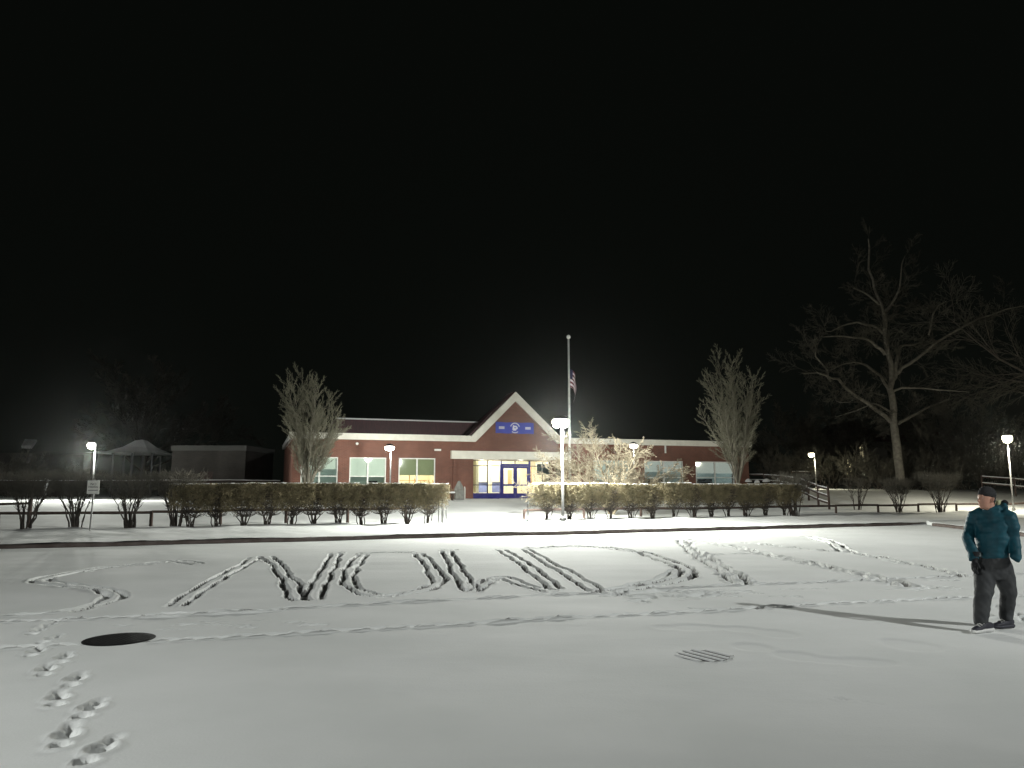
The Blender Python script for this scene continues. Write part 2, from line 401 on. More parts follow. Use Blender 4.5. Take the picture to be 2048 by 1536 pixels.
# tyre ruts
furrow([(-120, 1254), (0, 1250), (350, 1236), (660, 1218), (900, 1205), (1200, 1190), (1500, 1172), (2048, 1152), (2300, 1142)], twin=False, r=.052, depth=.075, lip=.022, bare=.85, wobble=.003, rag=.02, kick=.3)
furrow([(-120, 1310), (0, 1303), (160, 1296), (300, 1290), (600, 1275), (1024, 1250), (1450, 1225), (1700, 1211), (2048, 1196), (2300, 1186)], twin=False, r=.052, depth=.075, lip=.022, bare=.85, wobble=.003, rag=.02, kick=.1)
furrow([(300, 1238), (420, 1232), (560, 1226)], twin=False, r=.07, depth=.05, lip=.03, bare=.3, rag=.6, kick=4)
furrow([(1380, 1222), (1440, 1224), (1520, 1222)], twin=False, r=.05, depth=.03, lip=.01, bare=.2, rag=.4, kick=2)
furrow([(1680, 1405), (1720, 1410), (1765, 1416)], twin=False, r=.04, depth=.014, lip=.006, bare=0)
for P_ in ([(1330, 1262), (1470, 1262), (1560, 1275)], [(1800, 1290), (1840, 1300)], [(1500, 1300), (1620, 1325), (1760, 1330)]):
    furrow(P_, twin=False, r=.16, depth=.010, lip=.004, bare=0, rag=.4)
# footprints
def footprint(px, py, a, sc=1.0, drag=.1):
    x, y = gnd(px, py, .05)
    fx, fy = math.cos(a), math.sin(a)
    stamp(x + fx * .07 * sc, y + fy * .07 * sc, .062 * sc, .07, .018, 0, ax=1.5, ang=a)
    stamp(x - fx * .13 * sc, y - fy * .13 * sc, .048 * sc, .075, .016, 0, ax=1.15, ang=a)
    for k in range(6):
        t = .2 + drag * k / 5
        stamp(x + fx * t * sc, y + fy * t * sc, .04 * sc, .045 * (1 - k / 7), .006, 0)
    for k in range(7):
        b = rs.uniform(0, 6.28); q = rs.uniform(.13, .3)
        stamp(x + math.cos(b) * q, y + math.sin(b) * q, rs.uniform(.012, .03), -.018, 0, 0)
for px, py, a in ((72, 1270, 110), (92, 1258, 100), (96, 1287, 100), (68, 1314, 110), (125, 1327, 112), (90, 1352, 118), (148, 1372, 110), (114, 1412, 118), (177, 1434, 104), (127, 1492, 112), (190, 1522, 98)):
    footprint(px, py, rad(a), 1.2)
for px, py, a in ((1995, 1222, 60), (2020, 1215, 50), (2038, 1238, 60), (2045, 1248, 55), (1985, 1240, 70), (1700, 1165, 10), (1902, 1165, 20), (1880, 1178, 20)):
    footprint(px, py, rad(a), .8, .2)

Z = .088 + .010 * wob(UU, VV, .8) + .004 * wob(UU * .5, VV, 3.7)
XX = KX + DU[0] * UU + DV[0] * VV; YY = KY + DU[1] * UU + DV[1] * VV
ragn = .5 + .5 * wob(UU, VV, 26)
Z = Z + LP * (1 - np.clip(-TR / .03, 0, 1)) * (.8 + .35 * ragn) + TR * (.95 + .1 * ragn)
Z = np.maximum(Z, .004)
# right-hand verge raised behind its own kerb
K2 = (17.72, 32.6); K2D = (-.10, -.995)
side = (XX - K2[0]) * (-K2D[1]) + (YY - K2[1]) * K2D[0]      # > 0 to the right
Z += np.where(VV < -.6, .14, .14 * sstep(-.6, 0, -VV)) * sstep(0.08, .2, side) * (1 + .1 * wob(UU, VV, 1.3))
Z += .05 * sstep(.22, 0, -VV) * sstep(-1.4, -.2, side)
# hollow snow away over the iron cover and the grate
MX, MY = gnd(238, 1285, .05); GX, GY = gnd(1408, 1322, .04)
dm = np.hypot(XX - MX, YY - MY); dg = np.hypot(XX - GX, YY - GY)
Zm, Zg = .085, float(Z.ravel()[np.argmin(dg)])
Z = np.where(dm < .5, Z + (Zm - Z) * sstep(.5, .38, dm), Z)
Z = np.where(dg < .42, Z + (Zg - Z) * sstep(.42, .33, dg), Z)
idx = np.arange(NU * NV).reshape(NV, NU)
Q = np.stack([idx[:-1, :-1], idx[:-1, 1:], idx[1:, 1:], idx[1:, :-1]], -1).reshape(-1, 4)
cx = XX[:-1, :-1].ravel(); cy = YY[:-1, :-1].ravel()
area_small = (np.abs(cx) < .76 * cy + 2.5) & (cy > 2)
GUc = np.repeat((np.diff(GU) > 1)[None], NV - 1, 0).ravel(); GVc = np.repeat((np.diff(GV) > 1)[:, None], NU - 1, 1).ravel()
me = np_mesh('snowy_car_park', np.stack([XX.ravel(), YY.ravel(), Z.ravel()], -1), Q[area_small | GUc | GVc])
at_ = me.attributes.new('bare', 'FLOAT', 'POINT'); at_.data.foreach_set('value', BARE_SHADE.astype(np.float32).ravel())
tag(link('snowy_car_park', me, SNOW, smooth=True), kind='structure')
tag(MB().flat([(-400, -400), (400, -400), (400, 600), (-400, 600)], -.02).go('ground', mottle(new_mat('snow_far', (.72, .73, .73), .7), (.62, .64, .64), .1)), kind='structure')
del UU, VV, TR, LP, BARE_SHADE, Z, XX, YY, Q, cx, cy, area_small

# lawn and verge
lu = graded([(-110, -30, 4), (-30, 34, .16), (34, 130, 3)]); lv = graded([(0, 8, .09), (8, 32, .4), (32, 130, 4)])
LU, LV = np.meshgrid(lu, lv)
LZ = land(LU, LV) + .006 * wob(LU, LV, 9)
# trodden path to the entrance
pathm = np.exp(-((LU - (-.9 - .06 * LV)) / 2.6) ** 4) * sstep(3.5, 6, LV)
LZ = LZ - .07 * pathm * (1 + .35 * wob(LU, LV, 4.5)) - .02 * np.exp(-((LV - 2.4) / .9) ** 4)
LX = KX + DU[0] * LU + DV[0] * LV; LY = KY + DU[1] * LU + DV[1] * LV
# the driveway mouth dips at the corner
nu, nv = len(lu), len(lv); idx = np.arange(nu * nv).reshape(nv, nu)
Q = np.stack([idx[:-1, :-1], idx[:-1, 1:], idx[1:, 1:], idx[1:, :-1]], -1).reshape(-1, 4)
me = np_mesh('snowy_lawn', np.stack([LX.ravel(), LY.ravel(), LZ.ravel()], -1), Q)
tag(link('snowy_lawn', me, SNOW, smooth=True), kind='structure')
# kerbs: dark stone face, set just before the snow edge
def kerb(name, P, h=.135, w=.16, off=0):
    bm = bmesh.new(); rows = []
    for i, (x, y) in enumerate(P):
        a = P[min(i + 1, len(P) - 1)]; b = P[max(i - 1, 0)]
        tx, ty = a[0] - b[0], a[1] - b[1]; L = math.hypot(tx, ty); nx, ny = ty / L, -tx / L
        j = .006 * math.sin(i * 1.7)
        rows.append([bm.verts.new((x + nx * q, y + ny * q, z)) for q, z in ((.0, -.02), (.0 + .01, h - .03), (-.02, h + j), (-w, h + j), (-w, -.02))])
    for r0, r1 in zip(rows, rows[1:]):
        for k in range(4): bm.faces.new((r0[k], r1[k], r1[k + 1], r0[k + 1]))
    me = bpy.data.meshes.new(name); bm.to_mesh(me); bm.free()
    return tag(link(name, me, KERB, smooth=False), kind='structure')
kerb('kerb', [uv2xy(u, -.05) for u in np.arange(-40, 19.4, .6)], h=.20)
kerb('side_kerb', [(K2[0] + K2D[0] * s_ + .0006 * s_ * s_ - .02, K2[1] + K2D[1] * s_) for s_ in np.arange(.6, 26, .6)], h=.205, w=.22)

# ------------------------------------------------------------------ covers in the car park
mh = thing('manhole_cover', 'round black bare manhole cover melted clear in the snow', 'manhole cover', (MX, MY, Zm))
MB().lathe([(.365, -.04), (.365, .002), (.36, .004)], 48).go('frame_ring', IRON, mh)
mb = MB().lathe([(.335, .003), (.335, .006), (.33, .008)], 48)
for i in range(-5, 6):
    for j in range(-5, 6):
        if math.hypot(i, j) < 5.2: mb.box(i * .055 - .016, i * .055 + .016, j * .055 - .016, j * .055 + .016, .0078, .010)
mb.go('lid', IRON, mh)
gr = thing('storm_grate', 'round storm grate showing as dark stripes through the snow', 'grate', (GX, GY, Zg), rad(-58))
MB().lathe([(.25, -.03), (.25, .001), (.245, .002)], 40).go('frame_ring', IRON, gr)
for i in range(-2, 3):
    y0 = i * .105; n_ = 22; hw = math.sqrt(.268 ** 2 - y0 ** 2); bm = bmesh.new(); rows = []
    for k in range(n_):
        x = -hw + 2 * hw * k / (n_ - 1); w1 = .030 + .003 * math.sin(k * 2.4 + i) ; w2 = .028 + .005 * (k % 2)
        rows.append([bm.verts.new((x, y0 - w1, .0015)), bm.verts.new((x, y0 - w1 * .7, .010)), bm.verts.new((x, y0 + w2 * .7, .010)), bm.verts.new((x, y0 + w2, .0015))])
    for a, b in zip(rows, rows[1:]):
        for k in range(3): bm.faces.new((a[k], b[k], b[k + 1], a[k + 1]))
    me = bpy.data.meshes.new('snow_covered_bar'); bm.to_mesh(me); bm.free(); link('snow_covered_bar', me, SNOWCAP, gr, True)

# ------------------------------------------------------------------ lamps
def street_lamp(label, base, hz, lens=(.30, .17), arm=0.0, power=1000, col=WARMW, glow=LAMPGLOW, dist=None, group='lamp posts round the school', rp=.042, heads=None, polemat=GALV, drop=.16, aim=None):
    x, y, z = base
    t = thing('lamp_post', label, 'lamp post', (x, y, z), 0, group)
    H_ = hz - z
    MB().tube([(0, 0, -.2), (0, 0, .45), (0, 0, H_ - .02)], [rp * 1.25, rp * 1.15, rp * .8], 10).go('pole', polemat, t, smooth=True)
    MB().lathe([(rp * 2.6, -.05), (rp * 2.6, .12), (rp * 1.6, .2)], 12).go('base_plinth', polemat, t)
    for ax, pw in (heads or [(arm, power)]):
        if abs(ax) > .05: MB().tube([(0, 0, H_ - .06), (ax * .5, 0, H_ + .06), (ax * .85, 0, H_ + .08)], .03, 8).go('arm', polemat, t, smooth=True)
        h = MB().lathe([(lens[0] * .80, H_ + .0), (lens[0] * .86, H_ + .03), (lens[0] * .7, H_ + .09), (lens[0] * .3, H_ + .13), (.03, H_ + .14)], 20, c=(ax, 0, 0), sy=.8).go('lamp_head', BLACKM, t, smooth=True)
        g = MB().lathe([(lens[0] * math.sin(q_), H_ - .06 - lens[1] * .55 * math.cos(q_) - lens[1] * .2) for q_ in (.08, .4, .7, 1.0, 1.3, 1.6, 1.9, 2.1)], 20, c=(ax, 0, 0), sy=.8).go('lens', glow, h, smooth=True)
        g.visible_shadow = True
        point_light((ax, 0, H_ - lens[1] - drop), pw, col, .22, dist, t, aim)
    return t
BW = (1.0, 1.0, .26, .50)
m_ = at(1124, 838, 32.0)
street_lamp('tall lamp post with two blazing heads before the entrance, beside the flagpole', (m_.x, 32.0, land_z(m_.x, 32)), m_.z, lens=(.20, .42), heads=[(-.22, P_MAIN * .5), (.10, P_MAIN * .5)], dist=BW, rp=.055)
m_ = at(192, 886, 48)
street_lamp('lamp post with its head facing left, behind the sign at far left', (m_.x, 48, land_z(m_.x, 48)), m_.z, lens=(.27, .46), arm=-.26, power=P_LEFT, dist=(.3, 1, .10, .08))
m_ = at(782, 892, 45.5)
street_lamp('thin lamp post standing before the brick wall left of the entrance', (m_.x, 45.5, land_z(m_.x, 45.5)), m_.z, lens=(.29, .30), arm=-.08, power=P_WALL, dist=(.5, 1, .9))
m_ = at(1267, 888, 49)
street_lamp('lamp post rising behind the pale bare shrub right of the flagpole', (m_.x, 49, land_z(m_.x, 49)), m_.z, lens=(.27, .30), power=P_WALL, dist=(.5, 1, .9))
m_ = at(1629, 906, 66)
street_lamp('small far lamp post with yellowish head, behind the split rail fence', (m_.x, 66, land_z(m_.x, 66)), m_.z, lens=(.25, .42), arm=-.28, power=P_FAR, col=(1, .95, .7), glow=LAMPGLOW2, dist=BW)
m_ = at(2014, 871, 45)
street_lamp('lamp post with a round yellowish head near the right edge', (m_.x, 45, land_z(m_.x, 45)), m_.z, lens=(.29, .52), power=P_RIGHT, col=(1, .95, .76), glow=LAMPGLOW2, dist=BW)
# the car park's own lamp posts stand outside the frame, left and right of the camera
street_lamp('tall car park lamp post outside the view to the right', (25.6, -8.6, 0), 16, lens=(.4, .2), power=P_LOT_R, col=(.97, 1, .97), aim=((-20, 30, -16), 64), rp=.12)
street_lamp('tall car park lamp post outside the view to the left', (-9.5, -1.5, 0), 5.4, lens=(.4, .2), power=P_LOT_L, col=(.97, 1, .97), aim=((8, 13, -5.4), 105), rp=.1)

# ------------------------------------------------------------------ school building
PHI = math.atan(.335)
BX, BY = 0.38, 53.0
FL = 0.85
cphi, sphi = math.cos(PHI), math.sin(PHI)
def bs(px, py=900, yl=0.0):
    """pixel -> building-local x and world z on the plane local y = yl"""
    x, y, w = ray(px, py)
    # point = t*(x,y); local y = -(X-BX)*sphi + (Y-BY)*cphi
    den = -x * sphi + y * cphi
    t = (yl - BX * sphi + BY * cphi) / den
    X, Y = x * t, y * t
    return (X - BX) * cphi + (Y - BY) * sphi, EYE + w * t - FL
B = thing('school_building', 'low red brick school with white gabled entrance and long wings', 'building', (BX, BY, FL), PHI)
def B_at(xl, yl): return BX + xl * cphi - yl * sphi, BY + xl * sphi + yl * cphi
XL = bs(585)[0]; XR = bs(1496)[0]
zE0 = bs(700, 879)[1]; zE1 = bs(700, 866.5)[1]      # fascia bottom / top
XG0 = bs(943)[0]; XG1 = bs(1120)[0]
WT = .35
wins = [('w', 603, 677), ('w', 700, 773), ('w', 798, 871), ('w', 1186, 1262), ('w', 1288, 1365), ('w', 1390, 1467)]
WZ1 = bs(736, 915)[1]; WZ0 = WZ1 - 2.05
ex0, ex1 = bs(947)[0], bs(1111)[0]
EZ = bs(1030, 920)[1]
def wall_run(x0, x1, holes, ztop):
    mb = MB(); x = x0
    for a, b, z0, z1 in holes:
        mb.box(x, a, 0, WT, -.6, ztop)
        if z0 > -.5: mb.box(a, b, 0, WT, -.6, z0)
        mb.box(a, b, 0, WT, z1, ztop)
        x = b
    mb.box(x, x1, 0, WT, -.6, ztop); return mb
holes = []
for _, a, b in wins: holes.append((bs(a)[0], bs(b)[0], WZ0, WZ1))
holes.insert(3, (ex0, ex1, -.6, EZ + .03))
wall_run(XL, XR, holes, zE0 + .02).go('wall', BRICK, B)
BD = 16.0
mb = MB(); mb.box(XL, XL + WT, WT + .001, BD, -.6, zE0 + .02).box(XR - WT, XR, WT + .001, BD, -.6, zE0 + .02).box(XL, XR, BD + .001, BD + .3, -.6, zE0 + .02); mb.go('rear_wall', BRICK, B)
MB().box(XL - .2, XR + .2, .05, BD + .2, zE0 + .03, zE1 - .06).go('roof', mottle(new_mat('roof_snow', (.7, .7, .7), .7), (.6, .6, .6), 2), B)
# fascia, in runs left and right of the gable
MB().box(XL - .25, XG0 - .04, -.16, .04, zE0, zE1).go('fascia', FASCIA, B)
MB().box(XG1 + .04, XR + .25, -.16, .04, zE0, zE1).go('fascia', FASCIA, B)
# gable
ax_, az_ = bs(1030, 784)[0], bs(1030, 784)[1]
g0 = bs(941, 880); g1 = bs(1121, 882)
zg = zE0
th = .62
sl0 = (az_ - zE1) / (ax_ - XG0); sl1 = (az_ - zE1) / (XG1 - ax_)
MB().poly([(XG0 - .02, zg + .021), (XG1 + .02, zg + .021), (ax_, az_ - .15)], (.0, .30)).go('gable', BRICK, B)
k0 = (zE1 - zE0)
MB().poly([(XG0 - .04, zE1), (XG0 - .04, zE0), (XG0 + .25, zE0), (ax_, az_ - .66), (ax_, az_)], (-.20, .02)).go('gable_trim', FASCIA, B)
MB().poly([(ax_ + .002, az_), (ax_ + .002, az_ - .66), (XG1 - .25, zE0), (XG1 + .04, zE0), (XG1 + .04, zE1)], (-.20, .02)).go('gable_trim', FASCIA, B)
MB().poly([(XG0 - .2, zE1 - .02), (ax_, az_ + .06), (XG1 + .2, zE1 - .02)], (.31, 1.9)).go('gable_roof', ROOFM, B)
# raised maroon roof behind the left wing
rx0, rz1 = bs(672, 838, 3.5); rx1, _ = bs(962, 838, 3.5)
MB().poly([(rx0, zE1 - .05), (rx1, zE1 - .05), (rx1, rz1), (rx0, rz1)], (3.5, 9)).go('upper_roof', ROOFM, B)
MB().box(rx0, rx1, 3.42, 3.9, rz1 + .002, rz1 + .09).go('roof_snow', SNOWCAP, B)
# beam over the entrance
b0 = bs(901, 903)[0]; b1 = bs(1135, 903)[0]; bz1 = bs(960, 902.5)[1]; bz0 = bs(960, 918.5)[1]
MB().box(b0, b1, -.32, -.003, bz0, bz1).go('entrance_beam', FASCIA, B)
MB().box(bs(1111)[0] + .01, bs(1124)[0], -.10, -.004, -.6, bz0 - .01).go('pier', BRICKD, B)
MB().box(bs(906)[0], bs(912)[0], -.12, -.004, -.6, bz0 - .01).go('brick_pilaster', BRICK, B)
MB().box(ex0 - .02, ex1 + .02, WT + .002, 1.45, EZ + .04, EZ + .2).go('soffit', PAINTW, B)
MB().box(ex0 - .3, ex0, WT + .002, 1.3, -.6, EZ + .03).go('entrance_reveal', BRICK, B)
MB().box(ex1, ex1 + .3, WT + .002, 1.3, -.6, EZ + .03).go('entrance_reveal', BRICK, B)

# entrance glazing at local y = 1.2
EY = 1.2
def es(px, py=960): return bs(px, py, EY)
zD = es(1030, 998)[1]; zG1 = EZ + .02
gx0, gx1 = ex0 + .01, ex1 - .01
MB().box(ex0 - 1, ex1 + 1, .3, 9, zD - .3, zD - .03).go('entrance_floor', new_mat('tile_floor', (.35, .30, .24), .35), B)
dx0, dx1, dxm = es(1003)[0], es(1057)[0], es(1030)[0]
zT = es(1030, 932)[1]; zM = es(1030, 970)[1]; zK = es(1030, 986)[1]
mb = MB()
for px in (975, 1085): 
    x = es(px)[0]; mb.box(x - .03, x + .03, EY - .04, EY + .06, zK, zG1)
for a, b in ((gx0, dx0 - .12), (dx1 + .12, gx1)):
    mb.box(a, b, EY - .045, EY + .055, zT - .03, zT + .03); mb.box(a, b, EY - .045, EY + .055, zM - .03, zM + .03)
mb.box(dxm - .025, dxm + .025, EY - .04, EY + .05, zT + .16, zG1)
mb.box(gx0, gx0 + .06, EY - .05, EY + .06, zK, zG1); mb.box(gx1 - .06, gx1, EY - .05, EY + .06, zK, zG1)
mb.box(gx0 + .06, gx1 - .06, EY - .05, EY + .06, zG1 - .06, zG1)
mb.go('mullions', BLACKM, B)
MB().box(gx0, dx0 - .12, EY - .06, EY + .06, zD, zK).go('kick_panel', BLUE, B); MB().box(dx1 + .12, gx1, EY - .06, EY + .06, zD, zK).go('kick_panel', BLUE, B)
mb = MB(); mb.box(dx0 - .12, dx0, EY - .09, EY + .05, zD, zG1 - .07).box(dx1, dx1 + .12, EY - .09, EY + .05, zD, zG1 - .07).box(dx0, dx1, EY - .08, EY + .05, zT, zT + .15); mb.go('door_frame', BLUE, B)
MB().box(gx0 + .05, gx1 - .05, EY - .006, EY + .006, zK, zG1 - .05).go('pane', GLASS, B)
for x0, x1, hx in ((dx0 + .01, dxm - .006, dxm - .16), (dxm + .006, dx1 - .01, dxm + .16)):
    d = thing('door', None, None); del_ = d
    d.parent = B; d.location = (0, 0, 0)
    mb = MB(); st = .13
    mb.box(x0, x0 + st, EY - .07, EY - .02, zD + .02, zT - .01).box(x1 - st, x1, EY - .07, EY - .02, zD + .02, zT - .01)
    mb.box(x0 + st, x1 - st, EY - .07, EY - .02, zT - .16, zT - .01).box(x0 + st, x1 - st, EY - .07, EY - .02, zD + .02, zK - .02).box(x0 + st, x1 - st, EY - .07, EY - .02, zM - .07, zM + .07)
    o = mb.go('door_leaf', BLUE, d)
    MB().tube([(hx, EY - .07, zM + .1), (hx, EY - .13, zM + .12), (hx, EY - .13, zM + .42), (hx, EY - .07, zM + .44)], .018, 6).go('handle', PAINTW, d)
# lobby
LY1 = 7.0
mb = MB().box(ex0 - 1, ex1 + 1, LY1, LY1 + .1, zD, zG1 + .4); mb.box(ex0 - 1.1, ex0 - 1, 1.3, LY1, zD, zG1 + .4).box(ex1 + 1, ex1 + 1.1, 1.3, LY1, zD, zG1 + .4)
mb.go('lobby_wall', BEIGE, B)
MB().box(ex0 - 1, ex1 + 1, 1.3, LY1, zG1 + .3, zG1 + .38).go('lobby_ceiling', CREAM, B)
for i in range(3):
    for j in range(2): MB().box(ex0 + 1 + i * 2, ex0 + 2.1 + i * 2, 2.4 + j * 2.2, 3.3 + j * 2.2, zG1 + .26, zG1 + .295).go('ceiling_light', CEILGLOW, B)
def lw(px, py, yl): return bs(px, py, yl)
def slab(name, a, b, c, d, yl, mat, t=.06):      # panel facing the camera at px a..b, py c..d
    x0, z1 = bs(a, c, yl); x1, z0 = bs(b, d, yl)
    return MB().box(x0, x1, yl, yl + t, z0, z1).go(name, mat, B)
slab('lobby_partition', 952, 957, 921, 985, 3.0, CREAM, 2.5)
slab('lobby_partition', 979, 984, 921, 990, 3.6, CREAM, .3)
slab('lobby_counter', 958, 1000, 966, 985, 4.8, new_mat('counter_blue', (.14, .16, .33), .5), .8)
slab('counter_top', 956, 1001, 963.5, 966, 4.7, new_mat('counter_top', (.12, .12, .16), .4), 1.0)
slab('notice_sheet', 982, 989, 946, 962, 4.6, new_mat('paper', (.8, .78, .68), .8), .03)
slab('inner_door', 1016, 1024, 940, 968, 5.2, new_mat('oak', (.38, .25, .13), .6), .06)
slab('inner_door', 1036, 1041, 940, 972, 4.6, new_mat('oak_grey', (.30, .27, .24), .6), .06)
slab('inner_frame', 1060, 1064, 933, 990, 4.2, new_mat('oak_frame', (.33, .20, .12), .6), .1)
slab('poster', 1011, 1015, 972, 982, 4.9, new_mat('poster_green', (.45, .6, .42), .8), .03)
SCR = slab('wall_screen', 1074, 1111, 928, 950, 1.75, new_mat('dark_screen', (.05, .075, .09), .3), .05)
slab('white_board', 1088, 1111, 950.5, 968, 1.9, new_mat('board_cream', (.70, .66, .50), .7), .04)
P_ = 60
for lx, ly, pw in ((ex0 + 1.6, 3.2, 360), (ex0 + 4.6, 3.4, 380), (ex0 + 3.2, 5.2, 240)):
    point_light((lx, ly, zG1 - .15), pw, (1, .96, .85), .25, None, B)
def text(name, s_, size, mat, parent, loc, rot, ext=.004, sx=1, align='CENTER'):
    c = bpy.data.curves.new(name, 'FONT'); c.body = s_; c.size = size; c.extrude = ext; c.align_x = align; c.align_y = 'CENTER'; c.resolution_u = 3
    o = bpy.data.objects.new(name, c); COL.objects.link(o)
    dg = bpy.context.evaluated_depsgraph_get(); me = bpy.data.meshes.new_from_object(o.evaluated_get(dg)); me.name = name
    bpy.data.objects.remove(o); bpy.data.curves.remove(c)
    o = link(name, me, mat, parent); o.location = loc; o.rotation_euler = rot; o.scale = (sx, 1, 1); return o
DARKINK = new_mat('dark_ink', (.03, .03, .03), .7)
sx_, sz_ = bs(1094, 960, 1.9)
text('board_lettering', 'S', .34, DARKINK, B, (sx_, 1.89, sz_), (math.pi / 2, 0, 0))

# windows
BLG = new_mat('roller_blind', (.50, .55, .50), .8, emit=(.64, .72, .64), es=.48)  # blinds: room light coming through is put in as emission
BLD = new_mat('olive_blind', (.20, .22, .13), .8, emit=(.40, .43, .25), es=.34)
BLB = new_mat('grey_blind', (.36, .42, .40), .8, emit=(.66, .70, .67), es=.55)
ROOMC = new_mat('room_wall_cool', (.52, .56, .55), .8)
ROOMW = new_mat('room_wall_warm', (.85, .79, .62), .8)
FURN = new_mat('dark_furniture', (.03, .03, .035), .6)
DESK = new_mat('desk_orange', (.60, .33, .14), .6)
spec_ = [(.38, BLG, ROOMC, 60, (.8, 1, .9)), (.62, BLG, ROOMC, 40, (.8, 1, .9)), (.56, BLD, ROOMW, 300, (1, .92, .72)), (.7, BLB, ROOMC, 20, (1, .9, .6)), (.40, BLB, ROOMC, 40, (.85, 1, 1)), (.44, BLB, ROOMC, 60, (.8, .95, 1))]
for i, ((_, a, b), (bf, bm_, rm, pw, cl)) in enumerate(zip(wins, spec_)):
    x0, x1 = bs(a)[0], bs(b)[0]; xm = (x0 + x1) / 2; z0, z1 = WZ0, WZ1
    w = MB(); f = .07
    w.box(x0, x1, .03, .12, z0, z0 + f).box(x0, x1, .03, .12, z1 - f, z1).box(x0, x0 + f, .03, .12, z0 + f, z1 - f).box(x1 - f, x1, .03, .12, z0 + f, z1 - f).box(xm - .05, xm + .05, .03, .12, z0 + f, z1 - f)
    zs = z1 - (z1 - z0) * .60
    if i != 2: w.box(x0 + f, xm - .05, .04, .11, zs - .03, zs + .03).box(xm + .05, x1 - f, .04, .11, zs - .03, zs + .03)
    o = w.go('window', PAINTW, B)
    MB().box(x0 + f, x1 - f, .075, .083, z0 + f, z1 - f).go('pane', GLASS, o)
    MB().box(x0 - .05, x1 + .05, -.07, .02, z0 - .09, z0 - .004).go('sill', FASCIA, o)
    zb = z1 - (z1 - z0) * bf
    MB().box(x0 + .03, x1 - .03, .20, .215, zb, z1 + .02).go('blind', bm_, o)
    # room behind
    rb = MB(); rd = 3.2
    rb.box(x0 - .4, x1 + .4, WT + rd, WT + rd + .05, z0 - .8, z1 + .5).box(x0 - .45, x0 - .4, WT + .01, WT + rd, z0 - .8, z1 + .5).box(x1 + .4, x1 + .45, WT + .01, WT + rd, z0 - .8, z1 + .5)
    rb.box(x0 - .4, x1 + .4, WT + .01, WT + rd, z1 + .5, z1 + .55).box(x0 - .4, x1 + .4, WT + .01, WT + rd, z0 - .85, z0 - .8)
    rb.go('room', rm, o)
    fb = MB(); rnd = random.Random(i + 3)
    if i == 2:
        fb.box(x0 + .2, xm - .2, 1.2, 1.9, z0 - .8, z0 + .15)
        fb.box(x0 + .9, x0 + .96, 1.0, 1.05, z0, z1 - 1.0).box(xm + .2, xm + .26, 1.9, 1.95, z0, z0 + .7).box(x0 + .1, x1 - .1, 2.2, 2.3, z0 + .55, z0 + .6)
        for k in range(5):
            xx = xm + .15 + k * .3; fb.tube([(xx, 1.4, z0), (xx + .12, 1.4, z0 + .35), (xx + .02, 1.4, z0 + .6)], .03, 5)
        fb.go('furniture', DESK, o)
    else:
        for k in range(4):
            xx = x0 + .3 + rnd.random() * (x1 - x0 - 1); hh = rnd.uniform(.2, .62)
            MB().box(xx, xx + rnd.uniform(.1, .7), 1.2 + k * .4, 1.5 + k * .4, z0 - .8, z0 + hh).go('furniture', FURN, o)
        if i in (4, 5): MB().box(xm + .1, x1 - .3, 2.6, 2.7, z0 + .1, z0 + .75).go('shelf', FURN, o)
    point_light((xm, 1.6, z1 + .1), pw, cl, .2, None, B)
# small fittings on the wall
x, z = bs(714, 887); MB().tube([(x, 0, z), (x, -.12, z - .02)], .09, 10).go('wall_speaker', PAINTW, B)
x, z = bs(875, 900); MB().box(x - .22, x + .22, -.14, -.002, z - .06, z + .06).go('wall_light', PAINTW, B)
x, z = bs(1330, 897); MB().box(x - .05, x + .05, -.1, -.002, z - .35, z + .3).go('downpipe_bracket', PAINTW, B)

# banner on the gable
x0, z1 = bs(991, 844); x1, z0 = bs(1067, 868)
bw, bh = x1 - x0, z1 - z0
wx, wy = B_at((x0 + x1) / 2, -.03)
bn = thing('banner', 'blue banner with a round white emblem hung on the brick gable', 'banner', (wx, wy, FL + (z0 + z1) / 2), PHI)
bm = bmesh.new(); g_ = [[bm.verts.new((-bw / 2 + bw * i / 30, -.012 - .012 * math.sin(i * .9) - .006 * math.sin(j * 2 + i * .3), -bh / 2 + bh * j / 8 + .015 * math.sin(i * .55) * (1 if j in (0, 8) else .5))) for i in range(31)] for j in range(9)]
for j in range(8):
    for i in range(30): bm.faces.new((g_[j][i], g_[j][i + 1], g_[j + 1][i + 1], g_[j + 1][i]))
me = bpy.data.meshes.new('cloth'); bm.to_mesh(me); bm.free(); link('cloth', me, BLUEF, bn, True)
mb = MB()
def arc_blocks(mb, r, a0, a1, n, h, w):
    for k in range(n):
        a = rad(a0 + (a1 - a0) * k / (n - 1)); cx_, cz_ = r * math.cos(a), r * math.sin(a)
        ca, sa = math.cos(a), math.sin(a)
        P4 = [(cx_ + ca * dh - sa * dw, cz_ + sa * dh + ca * dw) for dh, dw in ((-h, -w), (h, -w), (h, w), (-h, w))]
        mb.poly(P4, (-.05, -.038))
arc_blocks(mb, bh * .43, 155, 25, 9, .035, .045); mb.go('emblem_lettering', WHITEF, bn)
mb = MB(); arc_blocks(mb, bh * .43, 235, 305, 7, .025, .035); mb.go('emblem_lettering', WHITEF, bn)
mb = MB(); r = bh * .24
mb.poly([(-r, -.12), (-.8 * r, .9 * r), (-.45 * r, 1.1 * r), (-.2 * r, .8 * r), (.5 * r, .85 * r), (1.05 * r, .3 * r), (1.1 * r, -.3 * r), (.5 * r, -.6 * r), (.45 * r, -.95 * r), (-.6 * r, -1.0 * r)], (-.05, -.038)); mb.go('emblem', WHITEF, bn)
MB().poly([(-.35 * r, .25 * r), (.45 * r, .25 * r), (.6 * r, 0), (.1 * r, -.15 * r), (-.35 * r, -.05 * r)], (-.056, -.0505)).go('emblem_shade', BLUEF, bn)
